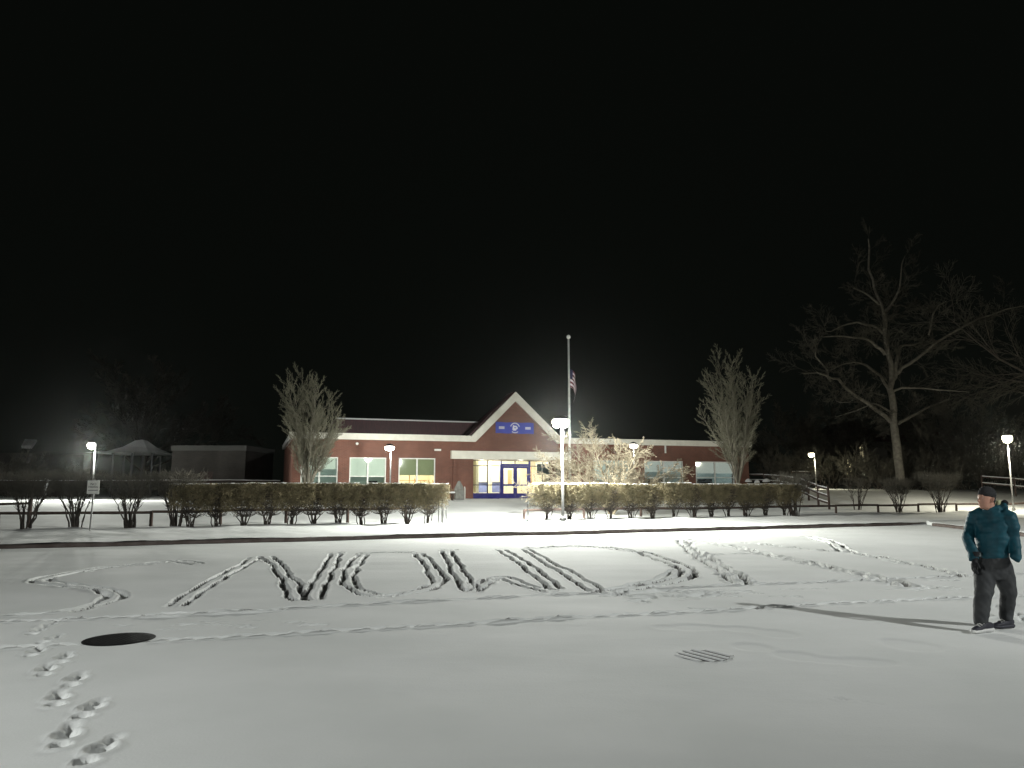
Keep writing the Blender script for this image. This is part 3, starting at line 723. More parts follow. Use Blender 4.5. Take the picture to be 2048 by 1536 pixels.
for sx2 in (-1, 1):
    mb = MB(); wdt = bw * .145; c = sx2 * bw * .345
    for k in range(6): mb.box(c - wdt / 2 + wdt * k / 6, c - wdt / 2 + wdt * (k + .82) / 6, -.05, -.038, -.09, .09)
    mb.go('side_lettering', WHITEF, bn)

# litter bin with peaked cover by the entrance, pole, bench
def on_land(px, py, Y):
    p = at(px, py, Y); return p.x, Y, land_z(p.x, Y)
bx, by, bz = on_land(918, 1000, 48.6)
t = thing('litter_bin', 'grey litter bin with a peaked cover beside the entrance', 'bin', (bx, by, bz), PHI)
STONE = mottle(new_mat('stone_grey', (.16, .16, .145), .8), (.24, .24, .22), 6)
MB().box(-.28, .28, -.25, .25, -.15, .62).go('bin_body', STONE, t, bevel=.03)
MB().lathe([(.33, .63), (.30, .75), (.17, 1.0), (.10, 1.15), (.03, 1.2)], 8).go('bin_cover', STONE, t)
MB().tube([(.36, -.1, -.1), (.36, -.1, .7), (.33, -.1, .82)], .035, 8).go('side_post', PAINTW, t)
bx, by, bz = on_land(886, 990, 47.6)
t = thing('bench', 'snow-topped bench against the wall at the end of the hedge', 'bench', (bx, by, bz), PHI)
MB().box(-.75, .75, -.2, .2, .40, .46).go('seat', WOOD, t)
for sx2 in (-.6, .6): MB().box(sx2 - .04, sx2 + .04, -.18, .18, -.1, .40).go('leg', WOOD, t)
MB().box(-.75, .75, -.2, .2, .462, .56).go('snow_layer', SNOWCAP, t, bevel=.03)
bx, by, _ = B_at(es(983)[0], .8)[0], B_at(es(983)[0], .8)[1], 0
t = thing('door_mat_roll', 'rolled blue mat lying on the entrance step', 'mat', (bx, by, FL + zD + .06), PHI)
MB().tube([(-.45, 0, 0), (-.1, 0, .02), (.45, 0, 0)], [.07, .09, .07], 8).go('mat_body', BLUE, t)

# entrance step
tag(MB().box(0, ex1 - ex0 - .02, -1.4, 1.1, -.3, 0).go('entrance_step', SNOWCAP), kind='structure')
o = bpy.data.objects['entrance_step']; wx, wy = B_at(ex0 + .01, .0); o.location = (wx, wy, FL + zD - .035); o.rotation_euler = (0, 0, PHI)

# ------------------------------------------------------------------ flagpole and flag
p = at(1137, 676, 42.5); fx, fy, fz = p.x - .0, 42.5, land_z(p.x, 42.5)
t = thing('flagpole', 'tall white flagpole with a ball on top beside the bright lamp', 'flagpole', (fx, fy, fz))
MB().tube([(0, 0, -.2), (0, 0, p.z - fz)], [.085, .052], 12).go('pole', PAINTW, t, smooth=True)
MB().lathe([(.02, -.12), (.09, -.09), (.125, 0), (.09, .09), (.02, .125)], 16, c=(0, 0, p.z - fz + .06)).go('ball_finial', PAINTW, t, smooth=True)
MB().lathe([(.2, -.1), (.2, .08), (.12, .14)], 14).go('base_collar', GALV, t)
FLAGM = bpy.data.materials.new('flag_cloth'); FLAGM.use_nodes = True
b_ = FLAGM.node_tree.nodes['Principled BSDF']; b_.inputs['Roughness'].default_value = .8
va = N(FLAGM, 'ShaderNodeAttribute', attribute_name='flagcol'); LK(FLAGM, va.outputs['Color'], b_.inputs['Base Color'])
ftop = at(1140, 738, 42.5).z
NS, NT = 60, 52
verts = []; cols = []
for j in range(NT + 1):
    t_ = j / NT
    for i in range(NS + 1):
        s_ = i / NS
        fold = math.sin(s_ * 9 + t_ * 2.2)
        x_ = .07 + .40 * (1 - math.exp(-3.2 * s_)) * (1 - .25 * t_) * (1 - .45 * max(0, s_ - .45)) + .05 * fold * s_
        y_ = .13 * math.sin(s_ * 12 + t_) * min(1, s_ * 3)
        z_ = ftop - .35 * s_ - 1.05 * t_ * (1 - .35 * s_) - 1.05 * s_ * s_ * (1 - .25 * t_) - .25 * t_ * s_
        verts.append((x_ + fx, fy + y_, z_))
        st = int(t_ * 9) % 2
        c = (.13, .02, .03) if st == 0 else (.80, .74, .77)
        if t_ < 7 / 13 and s_ < .16: c = (.012, .014, .05)
        cols.append((*c, 1))
idx = np.arange((NS + 1) * (NT + 1)).reshape(NT + 1, NS + 1)
Q = np.stack([idx[:-1, :-1], idx[:-1, 1:], idx[1:, 1:], idx[1:, :-1]], -1).reshape(-1, 4)
me = np_mesh('flag', np.array(verts) - np.array([fx, fy, fz]), Q)
ca = me.attributes.new('flagcol', 'FLOAT_COLOR', 'POINT'); ca.data.foreach_set('color', np.array(cols, dtype=np.float32).ravel())
fo = link('flag', me, FLAGM, smooth=True); fo.location = (fx, fy, fz)
tag(fo, 'striped red and white flag hanging limp at half height of the flagpole', 'flag')

# ------------------------------------------------------------------ sign at left, posts, handrails, fences
sx3, sy3 = gnd(180, 1066, .2)
pz = land_z(sx3, sy3)
t = thing('no_parking_sign', 'white sign on a thin post among the shrubs at left', 'sign', (sx3, sy3, pz), rad(8))
top = at(185, 961, sy3).z - pz; bot = at(185, 988, sy3).z - pz
MB().tube([(-.02, .02, -.2), (.02, .02, top - .02)], .03, 8).go('post', GALV, t)
MB().box(-.19, .19, -.015, .0, bot, top).go('sign_plate', PAINTW, t)
zc = (top + bot) / 2
text('sign_lettering', 'NO', .12, DARKINK, t, (0, -.018, zc + .10), (math.pi / 2, 0, 0))
text('sign_lettering', 'PARKING', .085, DARKINK, t, (0, -.018, zc + .005), (math.pi / 2, 0, 0), sx=.85)
MB().box(-.15, .15, -.019, -.0155, zc - .11, zc - .09).go('sign_line', DARKINK, t)
for k, (px, yb) in enumerate(((877, 1050), (886, 1050))):
    x, y = gnd(px, yb, .2); z = land_z(x, y)
    t = thing('hand_rail', ('pale bent pipe handrail nearest the left hedge end', 'pale bent pipe handrail at the edge of the entrance path')[k], 'handrail', (x, y, z), PHI + 1.2)
    h = .95
    MB().tube([(0, 0, -.1), (0, 0, h - .1), (.06, 0, h), (.5, 0, h + .03), (.86, 0, h + .02), (.92, 0, h - .08), (.92, 0, -.1)], .024, 8).go('rail_pipe', GALV, t, smooth=True)
    MB().tube([(.02, 0, .5), (.9, 0, .5)], .018, 6).go('cross_bar', GALV, t)
x, y = gnd(1056, 1055, .2); z = land_z(x, y)
t = thing('marker_post', 'thin dark post with a pale top left of the right hedge', 'post', (x, y, z))
MB().tube([(0, 0, -.1), (0, 0, .86)], .025, 8).go('post_shaft', GALV, t); MB().tube([(0, 0, .861), (.02, 0, .97)], [.03, .02], 8).go('snow_tip', SNOWCAP, t)

def rail_fence(label, P, rails, post_h, step=2.4, snow=None, group=None, mat=WOOD, rr=.05, posts=True, name='rail_fence'):
    x0, y0 = P[0]; t = thing(name, label, 'fence', (x0, y0, land_z(x0, y0)), 0, group); zb = land_z(x0, y0)
    D = [P[0]]
    for a, b in zip(P, P[1:]):
        n = max(1, round(math.hypot(b[0] - a[0], b[1] - a[1]) / step))
        D += [(a[0] + (b[0] - a[0]) * k / n, a[1] + (b[1] - a[1]) * k / n) for k in range(1, n + 1)]
    rnd = random.Random(len(D))
    if posts:
        for x, y in D:
            z = land_z(x, y) - zb
            MB().tube([(x - x0, y - y0, z - .2), (x - x0 + rnd.uniform(-.02, .02), y - y0, z + post_h)], [.07, .06], 7).go('post', mat, t)
    for h in rails:
        for (xa, ya), (xb, yb) in zip(D, D[1:]):
            za = land_z(xa, ya) - zb + h + rnd.uniform(-.02, .02); zb2 = land_z(xb, yb) - zb + h + rnd.uniform(-.02, .02)
            MB().tube([(xa - x0, ya - y0, za), ((xa + xb) / 2 - x0, (ya + yb) / 2 - y0, (za + zb2) / 2 + rnd.uniform(-.02, .01)), (xb - x0, yb - y0, zb2)], [rr * .9, rr * 1.05, rr * .9], 6).go('rail', mat, t)
            if snow and (snow == 1 or h == rails[-1]):
                MB().tube([(xa - x0, ya - y0, za + rr + .012), (xb - x0, yb - y0, zb2 + rr + .012)], rr * .62, 6, squash=1).go('snow_on_rail', SNOWCAP, t)
    return t
FV = 7.6
rail_fence('dark wooden rail running behind the left hedge and shrubs', [uv2xy(-16.4, FV), uv2xy(-1.8, FV)], [.52], .56, rr=.06)
rail_fence('upper wooden rail behind the two leftmost shrubs', [uv2xy(-26, FV + .2), uv2xy(-15.5, FV + .2)], [.84], 1.0)
rail_fence('dark wooden rail running behind the right hedge to the edge', [uv2xy(3.6, FV), uv2xy(46, FV)], [.40], .42, 3, rr=.065)
a = at(-30, 962, 58); b = at(560, 966, 58)
rail_fence('distant fence with a bright line of snow on its top rail', [(a.x, 58), (b.x, 58)], [1.25], 1.28, 3.5, snow=1, rr=.055)
x, y = at(90, 998, 57).x, 57
t = thing('snowy_post', 'stout post plastered white with snow at far left', 'post', (x, y, land_z(x, y)))
MB().tube([(0, 0, -.1), (0, 0, 1.3)], .09, 8).go('post_shaft', WOOD, t)
MB().tube([(0, -.03, .1), (0, -.05, .7), (.03, -.05, 1.1), (0, -.03, 1.42)], [.09, .1, .16, .12], 8).go('snow_layer', SNOWCAP, t, smooth=True)
# right: split rail paddock corner
e = at(1658, 1003, 44); f1 = at(1560, 990, 52); f2 = at(1500, 985, 60)
rail_fence('split rail fence ending at a stout post right of the hedge', [(e.x, 44), (f1.x + 1.0, 51), (f2.x, 60)], [.35, .75, 1.15], 1.3, 2.6, snow=1, rr=.06)
a = at(1585, 975, 72); b = at(1700, 975, 70)
rail_fence('far dark fence below the small lamp', [(a.x, 72), (b.x, 70)], [1.0, 1.5], 1.6, 3, snow=2)
a = at(1660, 985, 56); b = at(1960, 985, 60)
a = at(1965, 975, 58); b = at(2100, 975, 54)
rail_fence('pale two-rail fence beyond the lamp post at right', [(a.x, 58), (b.x, 54)], [.75, 1.25], 1.35, 3, snow=1, rr=.05)

for k, (px, py, wd) in enumerate(((1497, 961, .5), (1514, 963, .4), (1533, 961, .6), (1556, 960, .25), (1590, 975, .4), (1606, 974, .5), (1612, 974, .3))):
    p = at(px, py, 56); z = land_z(p.x, 56)
    t = thing('snowy_stump', ('snow-capped stump nearest the building corner', 'second snow-capped stump from the building corner', 'third and widest snow-capped stump past the hedge top', 'fourth, smallest snow-capped stump past the hedge top',
              'snow-capped stump behind the shrub, its left one', 'snow-capped stump behind the shrub, its middle one', 'snow-capped stump behind the shrub, its right one')[k], 'stump', (p.x, 56, z), 0, 'snow-capped stumps beyond the hedge')
    MB().tube([(0, 0, -.1), (.02, 0, p.z - z - .1)], [.12, .1], 7).go('stump_wood', WOOD, t)
    MB().lathe([(wd * .5, 0), (wd * .5, .08), (wd * .3, .2), (.04, .24)], 10, c=(0, 0, p.z - z - .1)).go('snow_cap', SNOWCAP, t, smooth=True)

# ------------------------------------------------------------------ vegetation
def nrm(v):
    L = math.sqrt(v[0] ** 2 + v[1] ** 2 + v[2] ** 2) or 1; return (v[0] / L, v[1] / L, v[2] / L)
def branch(rnd, p, d, L, r, lev, out, prm):
    """recursive limb; out[0]=limb segments, out[1]=twig segments"""
    n = max(3, prm['n'] - 2 * lev) if prm.get('fine') else prm['n']; st = L / n; q = p; dd = d; r0 = r
    for i in range(n):
        j = prm['wig']; up = prm['up'][min(lev, len(prm['up']) - 1)]
        dd = nrm((dd[0] + rnd.gauss(0, j), dd[1] + rnd.gauss(0, j), dd[2] + rnd.gauss(0, j) + up / n))
        q2 = (q[0] + dd[0] * st, q[1] + dd[1] * st, q[2] + dd[2] * st)
        r1 = r * (1 - (i + 1) / n * prm['tap'])
        out[0 if lev < prm['twiglev'] else 1].append((*q, *q2, max(r0, prm['rmin']), max(r1, prm['rmin'])))
        if lev < prm['levs'] and i >= prm['start'][min(lev, len(prm['start']) - 1)]:
            for _ in range(prm['kids'][min(lev, len(prm['kids']) - 1)]):
                a = rnd.uniform(0, 6.283); sp = prm['spread'] * rnd.uniform(.7, 1.25)
                ref = (0, 0, 1) if abs(dd[2]) < .9 else (1, 0, 0)
                e1 = nrm((dd[1] * ref[2] - dd[2] * ref[1], dd[2] * ref[0] - dd[0] * ref[2], dd[0] * ref[1] - dd[1] * ref[0]))
                e2 = (dd[1] * e1[2] - dd[2] * e1[1], dd[2] * e1[0] - dd[0] * e1[2], dd[0] * e1[1] - dd[1] * e1[0])
                ca, sa = math.cos(a) * math.sin(sp), math.sin(a) * math.sin(sp); cc = math.cos(sp)
                nd = nrm(tuple(dd[k] * cc + e1[k] * ca + e2[k] * sa for k in range(3)))
                branch(rnd, q2, nd, L * prm['ratio'] * rnd.uniform(.6, 1.15) * (1 - .35 * i / n), r1 * .62, lev + 1, out, prm)
        q = q2; r0 = r1
def veg(name, label, cat, loc, out, m1, m2, group=None, n1='trunk', n2='crown', rz=0, k=5):
    t = thing(name, label, cat, loc, rz, group)
    if out[0]: link(n1, seg_mesh(n1, out[0], k), m1, t, True)
    if out[1]: link(n2, seg_mesh(n2, out[1], 3), m2, t)
    return t
def copy_thing(t, loc, rz, label, sc=1):
    c = t.copy(); COL.objects.link(c); c.location = loc; c.rotation_euler = (0, 0, rz); c.scale = (sc, sc, sc); c['label'] = label
    for ch in t.children:
        d = ch.copy(); COL.objects.link(d); d.parent = c
    return c

# vase-shaped young trees before the wings
def vase_tree(seed, H_, nstem, rmin, spread=.34, levs=3, kids=(2, 2, 2), trunk=.3):
    rnd = random.Random(seed); out = ([], [])
    out[0].append((0, 0, -.2, .02, 0, trunk + .1, .15, .13))
    prm = dict(fine=1, n=10, wig=.065, up=(.26, .25, .15, .1), tap=.8, rmin=rmin, twiglev=2, levs=levs, start=(2, 1, 1, 1), kids=kids, spread=.55, ratio=.26)
    for s_ in range(nstem):
        a = s_ * 2.39996 + rnd.uniform(-.3, .3); f_ = (s_ + .5) / nstem; t_ = .05 + spread * 2.1 * f_ ** .8
        d = nrm((math.sin(t_) * math.cos(a), math.sin(t_) * math.sin(a), math.cos(t_)))
        branch(rnd, (0, 0, trunk + (-.05 if trunk < .5 else -.35) + .4 * rnd.random()), d, H_ * rnd.uniform(.85, 1.06) * (1 - .40 * f_), .042, 0, out, prm)
    return out
p = at(614, 985, 43); o_ = vase_tree(4, 6.4, 22, .0055, .165, kids=(3, 2, 2), trunk=.35)
veg('vase_tree', 'bare vase-shaped tree before the left end of the brick wing', 'tree', (p.x, 43, land_z(p.x, 43)), o_, BARK, TWIG)
p = at(1476, 980, 49); o_ = vase_tree(17, 7.8, 21, .0062, .175, kids=(3, 2, 2), trunk=1.2)
veg('vase_tree', 'bare vase-shaped tree before the right end of the brick wing', 'tree', (p.x, 49, land_z(p.x, 49)), o_, BARK, TWIG)
# pale many-stemmed ornamental behind the right hedge
rnd = random.Random(21); out = ([], [])
prm = dict(fine=1, n=8, wig=.12, up=(-.12, -.18, -.10, 0), tap=.7, rmin=.0085, twiglev=2, levs=3, start=(2, 1, 1), kids=(3, 2, 2), spread=.7, ratio=.36)
for s_ in range(18):
    a = rnd.uniform(0, 6.283); t_ = rnd.uniform(.1, 1.15)
    branch(rnd, (rnd.uniform(-.15, .15), rnd.uniform(-.15, .15), 0), nrm((math.sin(t_) * math.cos(a), math.sin(t_) * math.sin(a), math.cos(t_))), rnd.uniform(2.9, 4.9), .042, 0, out, prm)
p = at(1222, 1040, 38.5)
veg('ornamental_shrub', 'large pale many-stemmed bare shrub lit up behind the right hedge', 'shrub', (p.x, 38.5, land_z(p.x, 38.5)), out, TWIGL, TWIGL, n1='stems', n2='twigs')

# great bare tree at right, its limbs surveyed from the photo
TY = 58.0
def zz(X, Y): return 1340 + X / 2.893, 460 + Y / 2.893
limbs = [
    (.38, .08, [(1332, 1446), (1312, 1280), (1297, 1110), (1290, 1000), (1275, 930), (1288, 860), (1270, 740), (1250, 620), (1240, 500), (1215, 420), (1180, 320), (1145, 190), (1150, 60)], 0),
    (.20, .05, [(1290, 1115), (1225, 1070), (1150, 1020), (1000, 940), (900, 880), (800, 855), (650, 870)], -4),
    (.18, .05, [(1305, 1120), (1350, 1108), (1420, 1080), (1560, 1010), (1700, 970), (1785, 900)], 4),
    (.13, .04, [(1275, 940), (1240, 870), (1180, 790), (1120, 750), (1050, 760), (990, 800)], 3),
    (.15, .04, [(1252, 715), (1200, 680), (1140, 650), (1060, 640), (930, 640), (780, 655)], -3),
    (.13, .04, [(1250, 610), (1190, 560), (1120, 530), (1050, 530), (960, 560)], 2),
    (.20, .05, [(1290, 870), (1320, 760), (1335, 670), (1420, 650), (1540, 625)], 2),
    (.15, .04, [(1318, 830), (1350, 800), (1440, 720), (1540, 640), (1680, 550), (1780, 515), (1890, 500)], -4),
    (.12, .03, [(1245, 475), (1290, 430), (1350, 425), (1440, 420)], 2), (.12, .03, [(1240, 470), (1290, 410), (1308, 330), (1280, 200)], -2),
    (.12, .03, [(1215, 430), (1150, 390), (1080, 370), (1000, 370)], -2),
    (.10, .03, [(1280, 935), (1340, 915), (1440, 930), (1600, 965)], -3),
    (.09, .03, [(1285, 1050), (1220, 1000), (1150, 1020), (1060, 1060)], 3),
    (.08, .02, [(970, 928), (910, 980), (870, 1040)], -5), (.09, .02, [(925, 880), (870, 800), (700, 760)], -5),
    (.07, .02, [(1270, 520), (1310, 490), (1350, 450)], 1), (.08, .02, [(1500, 610), (1490, 520), (1470, 460)], -3),
]
base = at(*zz(1332, 1446), TY); bz = land_z(base.x, TY)
out = ([], []); rnd = random.Random(8)
prm = dict(n=6, wig=.12, up=(.10, .12, .05), tap=.8, rmin=.009, twiglev=0, levs=2, start=(1, 1, 1), kids=(2, 2, 1), spread=.62, ratio=.48)
for r0, r1, P_, yo in limbs:
    P_ = smooth_px(P_, 1); W_ = [at(*zz(q[0] + rnd.gauss(0, 4), q[1] + rnd.gauss(0, 4)), TY) for q in P_]; n = len(W_)
    pts = []
    for i, w in enumerate(W_):
        f_ = i / (n - 1); pts.append((w.x - base.x, yo * f_ * f_ * (.0 if yo == 0 else 1), w.z - bz))
    pts[0] = (pts[0][0], pts[0][1], pts[0][2] - (.3 if yo == 0 else 0))
    for i in range(n - 1):
        fa, fb_ = i / (n - 1), (i + 1) / (n - 1)
        rr_ = lambda q_: (r0 * .86 * (1 - q_) ** .8 + .018) if yo else (r0 * .88 * (1 - q_) + .05 * q_)
        out[0].append((*pts[i], *pts[i + 1], rr_(fa), rr_(fb_)))
        if yo == 0 and i < 11: continue
        d = nrm(tuple(pts[i + 1][k] - pts[i][k] for k in range(3))); L = math.dist(pts[i], pts[i + 1])
        for _ in range(max(1, int(L * (1.2 if yo else 1.5) + rnd.random()))):
            u_ = rnd.random(); q = tuple(pts[i][k] + (pts[i + 1][k] - pts[i][k]) * u_ for k in range(3))
            dd = nrm((d[0] + rnd.gauss(0, .6), d[1] + rnd.gauss(0, .7), d[2] + rnd.gauss(0, .6) + .15))
            branch(rnd, q, dd, rnd.uniform(1.0, 2.8), .018, 0, out, prm)
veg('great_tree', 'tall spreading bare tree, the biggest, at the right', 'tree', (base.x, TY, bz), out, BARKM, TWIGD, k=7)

def round_tree(seed, H_, levs=3, rmin=.018, spread=.75, kids=(2, 2, 2)):
    rnd = random.Random(seed); out = ([], [])
    prm = dict(n=7, wig=.09, up=(.05, .05, .02), tap=.8, rmin=rmin, twiglev=2, levs=levs, start=(1, 1, 1), kids=kids, spread=.6, ratio=.45)
    out[0].append((0, 0, -.3, 0, 0, H_ * .22, H_ * .022, H_ * .017))
    for s_ in range(9):
        a = s_ * 2.4 + rnd.random(); t_ = rnd.uniform(.2, spread * 1.3)
        branch(rnd, (0, 0, H_ * rnd.uniform(.16, .24)), nrm((math.sin(t_) * math.cos(a), math.sin(t_) * math.sin(a), math.cos(t_))), H_ * rnd.uniform(.55, .8), H_ * .009, 0, out, prm)
    return out
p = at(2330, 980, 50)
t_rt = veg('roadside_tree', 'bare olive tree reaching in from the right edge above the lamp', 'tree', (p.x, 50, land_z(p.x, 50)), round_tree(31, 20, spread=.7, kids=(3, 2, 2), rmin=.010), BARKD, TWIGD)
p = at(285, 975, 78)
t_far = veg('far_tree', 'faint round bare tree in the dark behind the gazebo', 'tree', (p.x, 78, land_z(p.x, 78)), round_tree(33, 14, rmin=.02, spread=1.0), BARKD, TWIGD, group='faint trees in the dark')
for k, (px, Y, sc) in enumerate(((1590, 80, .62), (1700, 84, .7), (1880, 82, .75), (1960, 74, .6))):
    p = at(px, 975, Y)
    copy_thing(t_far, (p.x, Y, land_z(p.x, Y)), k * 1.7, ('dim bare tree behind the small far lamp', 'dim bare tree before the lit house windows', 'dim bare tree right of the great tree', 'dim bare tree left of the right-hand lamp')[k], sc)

# low dark thicket bushes in the background
def bush_out(seed, H_, w, n=10, rmin=.014, kids=(2, 2)):
    rnd = random.Random(seed); out = ([], [])
    prm = dict(n=6, wig=.12, up=(.12, .1), tap=.75, rmin=rmin, twiglev=1, levs=2, start=(1, 1), kids=kids, spread=.6, ratio=.5)
    for s_ in range(n):
        a = rnd.uniform(0, 6.283); t_ = rnd.uniform(.1, .8)
        branch(rnd, (rnd.uniform(-.3, .3) * w, rnd.uniform(-.3, .3) * w, -.1), nrm((math.sin(t_) * math.cos(a), math.sin(t_) * math.sin(a), math.cos(t_))), H_ * rnd.uniform(.7, 1.1), .03, 0, out, prm)
    return out
bb = None
spots = [(-20, 62, 1.0), (25, 60, 1.1), (70, 63, .95), (110, 60, .85), (150, 64, .9), (1560, 62, 1.0), (1600, 74, 1.2), (1660, 70, 1.1), (1730, 66, 1.15), (1760, 64, .9), (1830, 66, 1.15), (1880, 62, 1.0), (1925, 66, 1.2), (1975, 64, 1.1), (2035, 66, 1.2)]
lab = ['dark thicket bush at the far left edge', 'dark thicket bush below the snowy roof scrap', 'dark thicket bush right of the snowy roof scrap', 'dark thicket bush above the snow-plastered post', 'dark thicket bush just left of the left lamp',
       'dark thicket bush at the building corner', 'dark thicket bush left of the small far lamp', 'dark thicket bush right of the small far lamp', 'dark thicket bush below the lit house windows', 'dark thicket bush left of the great trunk',
       'dark thicket bush at the foot of the great tree, right side', 'dark thicket bush before the small lit window', 'dark thicket bush left of the person, in the distance', 'dark thicket bush behind the head of the person', 'dark thicket bush behind the right lamp post']
for (px, Y, sc), lb in zip(spots, lab):
    p = at(px, 975, Y); loc = (p.x, Y, land_z(p.x, Y))
    if bb is None:
        bb = veg('thicket_bush', lb, 'bush', loc, bush_out(3, 2.6, 1.6, 16), BARKD, TWIGD, group='dark thicket bushes in the background', n1='stems', n2='twigs')
    else: copy_thing(bb, loc, px * .37, lb, sc)

# clipped hedges, each plant its own
def hedge_plant(seed, w=1.5, dpt=.95, z0=.60, z1=1.52, n=3300, stems=9):
    rnd = random.Random(seed); st = []; tw = []
    for s_ in range(stems):
        a = rnd.uniform(0, 6.283); x, y = rnd.gauss(0, .06), rnd.gauss(0, .05); q = (x, y, -.12)
        tx, ty = x + math.cos(a) * rnd.uniform(.1, .55), y + math.sin(a) * rnd.uniform(.1, .35)
        for i in range(6):
            f_ = (i + 1) / 6; q2 = (x + (tx - x) * f_ + rnd.gauss(0, .025), y + (ty - y) * f_ + rnd.gauss(0, .02), f_ * 1.15 - .05)
            r = .022 * (1 - f_ * .6); st.append((*q, *q2, r * 1.1, r)); q = q2
            if i >= 1:
                for _ in range(6):
                    b = rnd.uniform(0, 6.283); L = rnd.uniform(.12, .42); z_ = rnd.uniform(.1, .8)
                    q3 = (q2[0] + math.cos(b) * L * .8, q2[1] + math.sin(b) * L * .6, q2[2] + L * z_); st.append((*q2, *q3, .009, .005))
                    for __ in range(2):
                        c = b + rnd.uniform(-1, 1); st.append((*q3, q3[0] + math.cos(c) * .13, q3[1] + math.sin(c) * .1, q3[2] + rnd.uniform(0, .13), .006, .004))
    H_ = z1 - z0
    for _ in range(n):
        x = rnd.uniform(-w / 2, w / 2); y = rnd.uniform(-dpt / 2, dpt / 2)
        if rnd.random() < .45: y = -dpt / 2 + abs(rnd.gauss(0, .10)) * (1 if rnd.random() < .8 else -.4)
        f_ = rnd.random(); low = z0 + .07 * math.sin(x * 4 + seed) + .05 * math.sin(x * 11 + seed) + rnd.gauss(0, .07)
        z = low + (z1 - low) * f_ ** .72 + rnd.gauss(0, .02)
        L = rnd.uniform(.07, .20); b = rnd.uniform(0, 6.283); el = rnd.uniform(-.5, 1.35)
        tw.append((x, y, z, x + math.cos(b) * math.cos(el) * L, y + math.sin(b) * math.cos(el) * L, min(z + math.sin(el) * L, z1 + .05), rnd.uniform(.006, .013), .003))
    return st, tw
def hedge_snow(o, seed, w=1.5, z1=1.52):
    rnd = random.Random(seed); bm = bmesh.new(); rows = []
    for i in range(26):
        x = -w / 2 + w * i / 25; y0 = -.30 + .14 * math.sin(i * .7 + seed) + rnd.gauss(0, .05); hw = max(.01, .10 + .08 * math.sin(i * 1.1 + seed) + rnd.gauss(0, .03))
        z = z1 + .035 + rnd.gauss(0, .008)
        rows.append([bm.verts.new((x, y0 - hw, z - .012)), bm.verts.new((x, y0, z + .012)), bm.verts.new((x, y0 + hw, z - .012))])
    for a, b in zip(rows, rows[1:]):
        for k in range(2): bm.faces.new((a[k], b[k], b[k + 1], a[k + 1]))
    me = bpy.data.meshes.new('snow_dusting'); bm.to_mesh(me); bm.free(); link('snow_dusting', me, SNOWCAP, o, True)
protos = []
ordn = ['first', 'second', 'third', 'fourth', 'fifth', 'sixth', 'seventh', 'eighth', 'ninth', 'tenth', 'eleventh', 'twelfth', 'thirteenth', 'fourteenth']
def hedge_line(us, v, group, text_, mat):
    for k, u in enumerate(us):
        x, y = uv2xy(u, v + .08 * math.sin(u)); loc = (x, y, land_z(x, y) - .02); lb = text_ % ordn[k]
        if k < 3:
            o = veg('hedge_plant', lb, 'hedge', loc, hedge_plant(50 + k + int(v * 10) + (0 if us[0] < 0 else 7)), BARKD, mat, group=group, n1='stems', n2='foliage', rz=ANG)
            hedge_snow(o, k + 1)
            if k == 0: del protos[:]
            protos.append(o)
        else: copy_thing(protos[(k * 2) % 3], loc, ANG + (math.pi if k % 2 else 0), lb, 1)
HV = 5.75
def u_of(px, v):
    x, y, w = ray(px, 1000); den = x * DV[0] + y * DV[1]
    t = (v + KX * DV[0] + KY * DV[1]) / den
    return xy2uv(x * t, y * t)[0]
uL0, uL1 = u_of(392, HV), u_of(862, HV)
nL = 11; hedge_line([uL0 + (uL1 - uL0) * k / (nL - 1) - .15 for k in range(nL)][::-1], HV, 'clipped hedge left of the path', '%s hedge plant from the path in the left hedge', HEDGEM)
uR0, uR1 = u_of(1086, HV), u_of(1560, HV)
nR = 13; hedge_line([uR0 + (uR1 - uR0) * k / (nR - 1) + .15 for k in range(nR)], HV, 'clipped hedge right of the path', '%s hedge plant from the path in the right hedge', HEDGEM)

# unclipped vase shrubs
def vase_shrub(seed, H_=1.75, w=.85, stems=14, n=1300, base_w=.2):
    rnd = random.Random(seed); st = []; tw = []
    for s_ in range(stems):
        a = rnd.uniform(0, 6.283); x, y = base_w * math.cos(a) * rnd.random(), base_w * .8 * math.sin(a) * rnd.random(); q = (x, y, -.12)
        R = w * rnd.uniform(.25, 1.0); tx, ty = R * math.cos(a), R * .8 * math.sin(a); hh = H_ * rnd.uniform(.75, 1)
        for i in range(7):
            f_ = (i + 1) / 7; q2 = (x + (tx - x) * f_ ** 1.25 + rnd.gauss(0, .02), y + (ty - y) * f_ ** 1.25 + rnd.gauss(0, .02), hh * f_)
            r = .030 * (1 - f_ * .75) * rnd.uniform(.7, 1.2); st.append((*q, *q2, r * 1.15, r)); q = q2
            if i >= 2:
                for _ in range(3):
                    b = a + rnd.gauss(0, 1.2); L = rnd.uniform(.15, .45)
                    q3 = (q2[0] + math.cos(b) * L * .5, q2[1] + math.sin(b) * L * .5, q2[2] + L * rnd.uniform(.4, .95)); tw.append((*q2, *q3, .008, .005))
    for _ in range(n):
        a = rnd.uniform(0, 6.283); f_ = rnd.random() ** .6; z = H_ * (.58 + .45 * rnd.random()); R = (w * 1.3) * f_ * min(1, (z / H_) ** 1.2)
        x, y = R * math.cos(a), R * .8 * math.sin(a); b = a + rnd.gauss(0, 1.0); L = rnd.uniform(.12, .34); el = rnd.uniform(.1, 1.4)
        tw.append((x, y, z, x + math.cos(b) * math.cos(el) * L, y + math.sin(b) * math.cos(el) * L, z + math.sin(el) * L, rnd.uniform(.0045, .008), .003))
    return st, tw
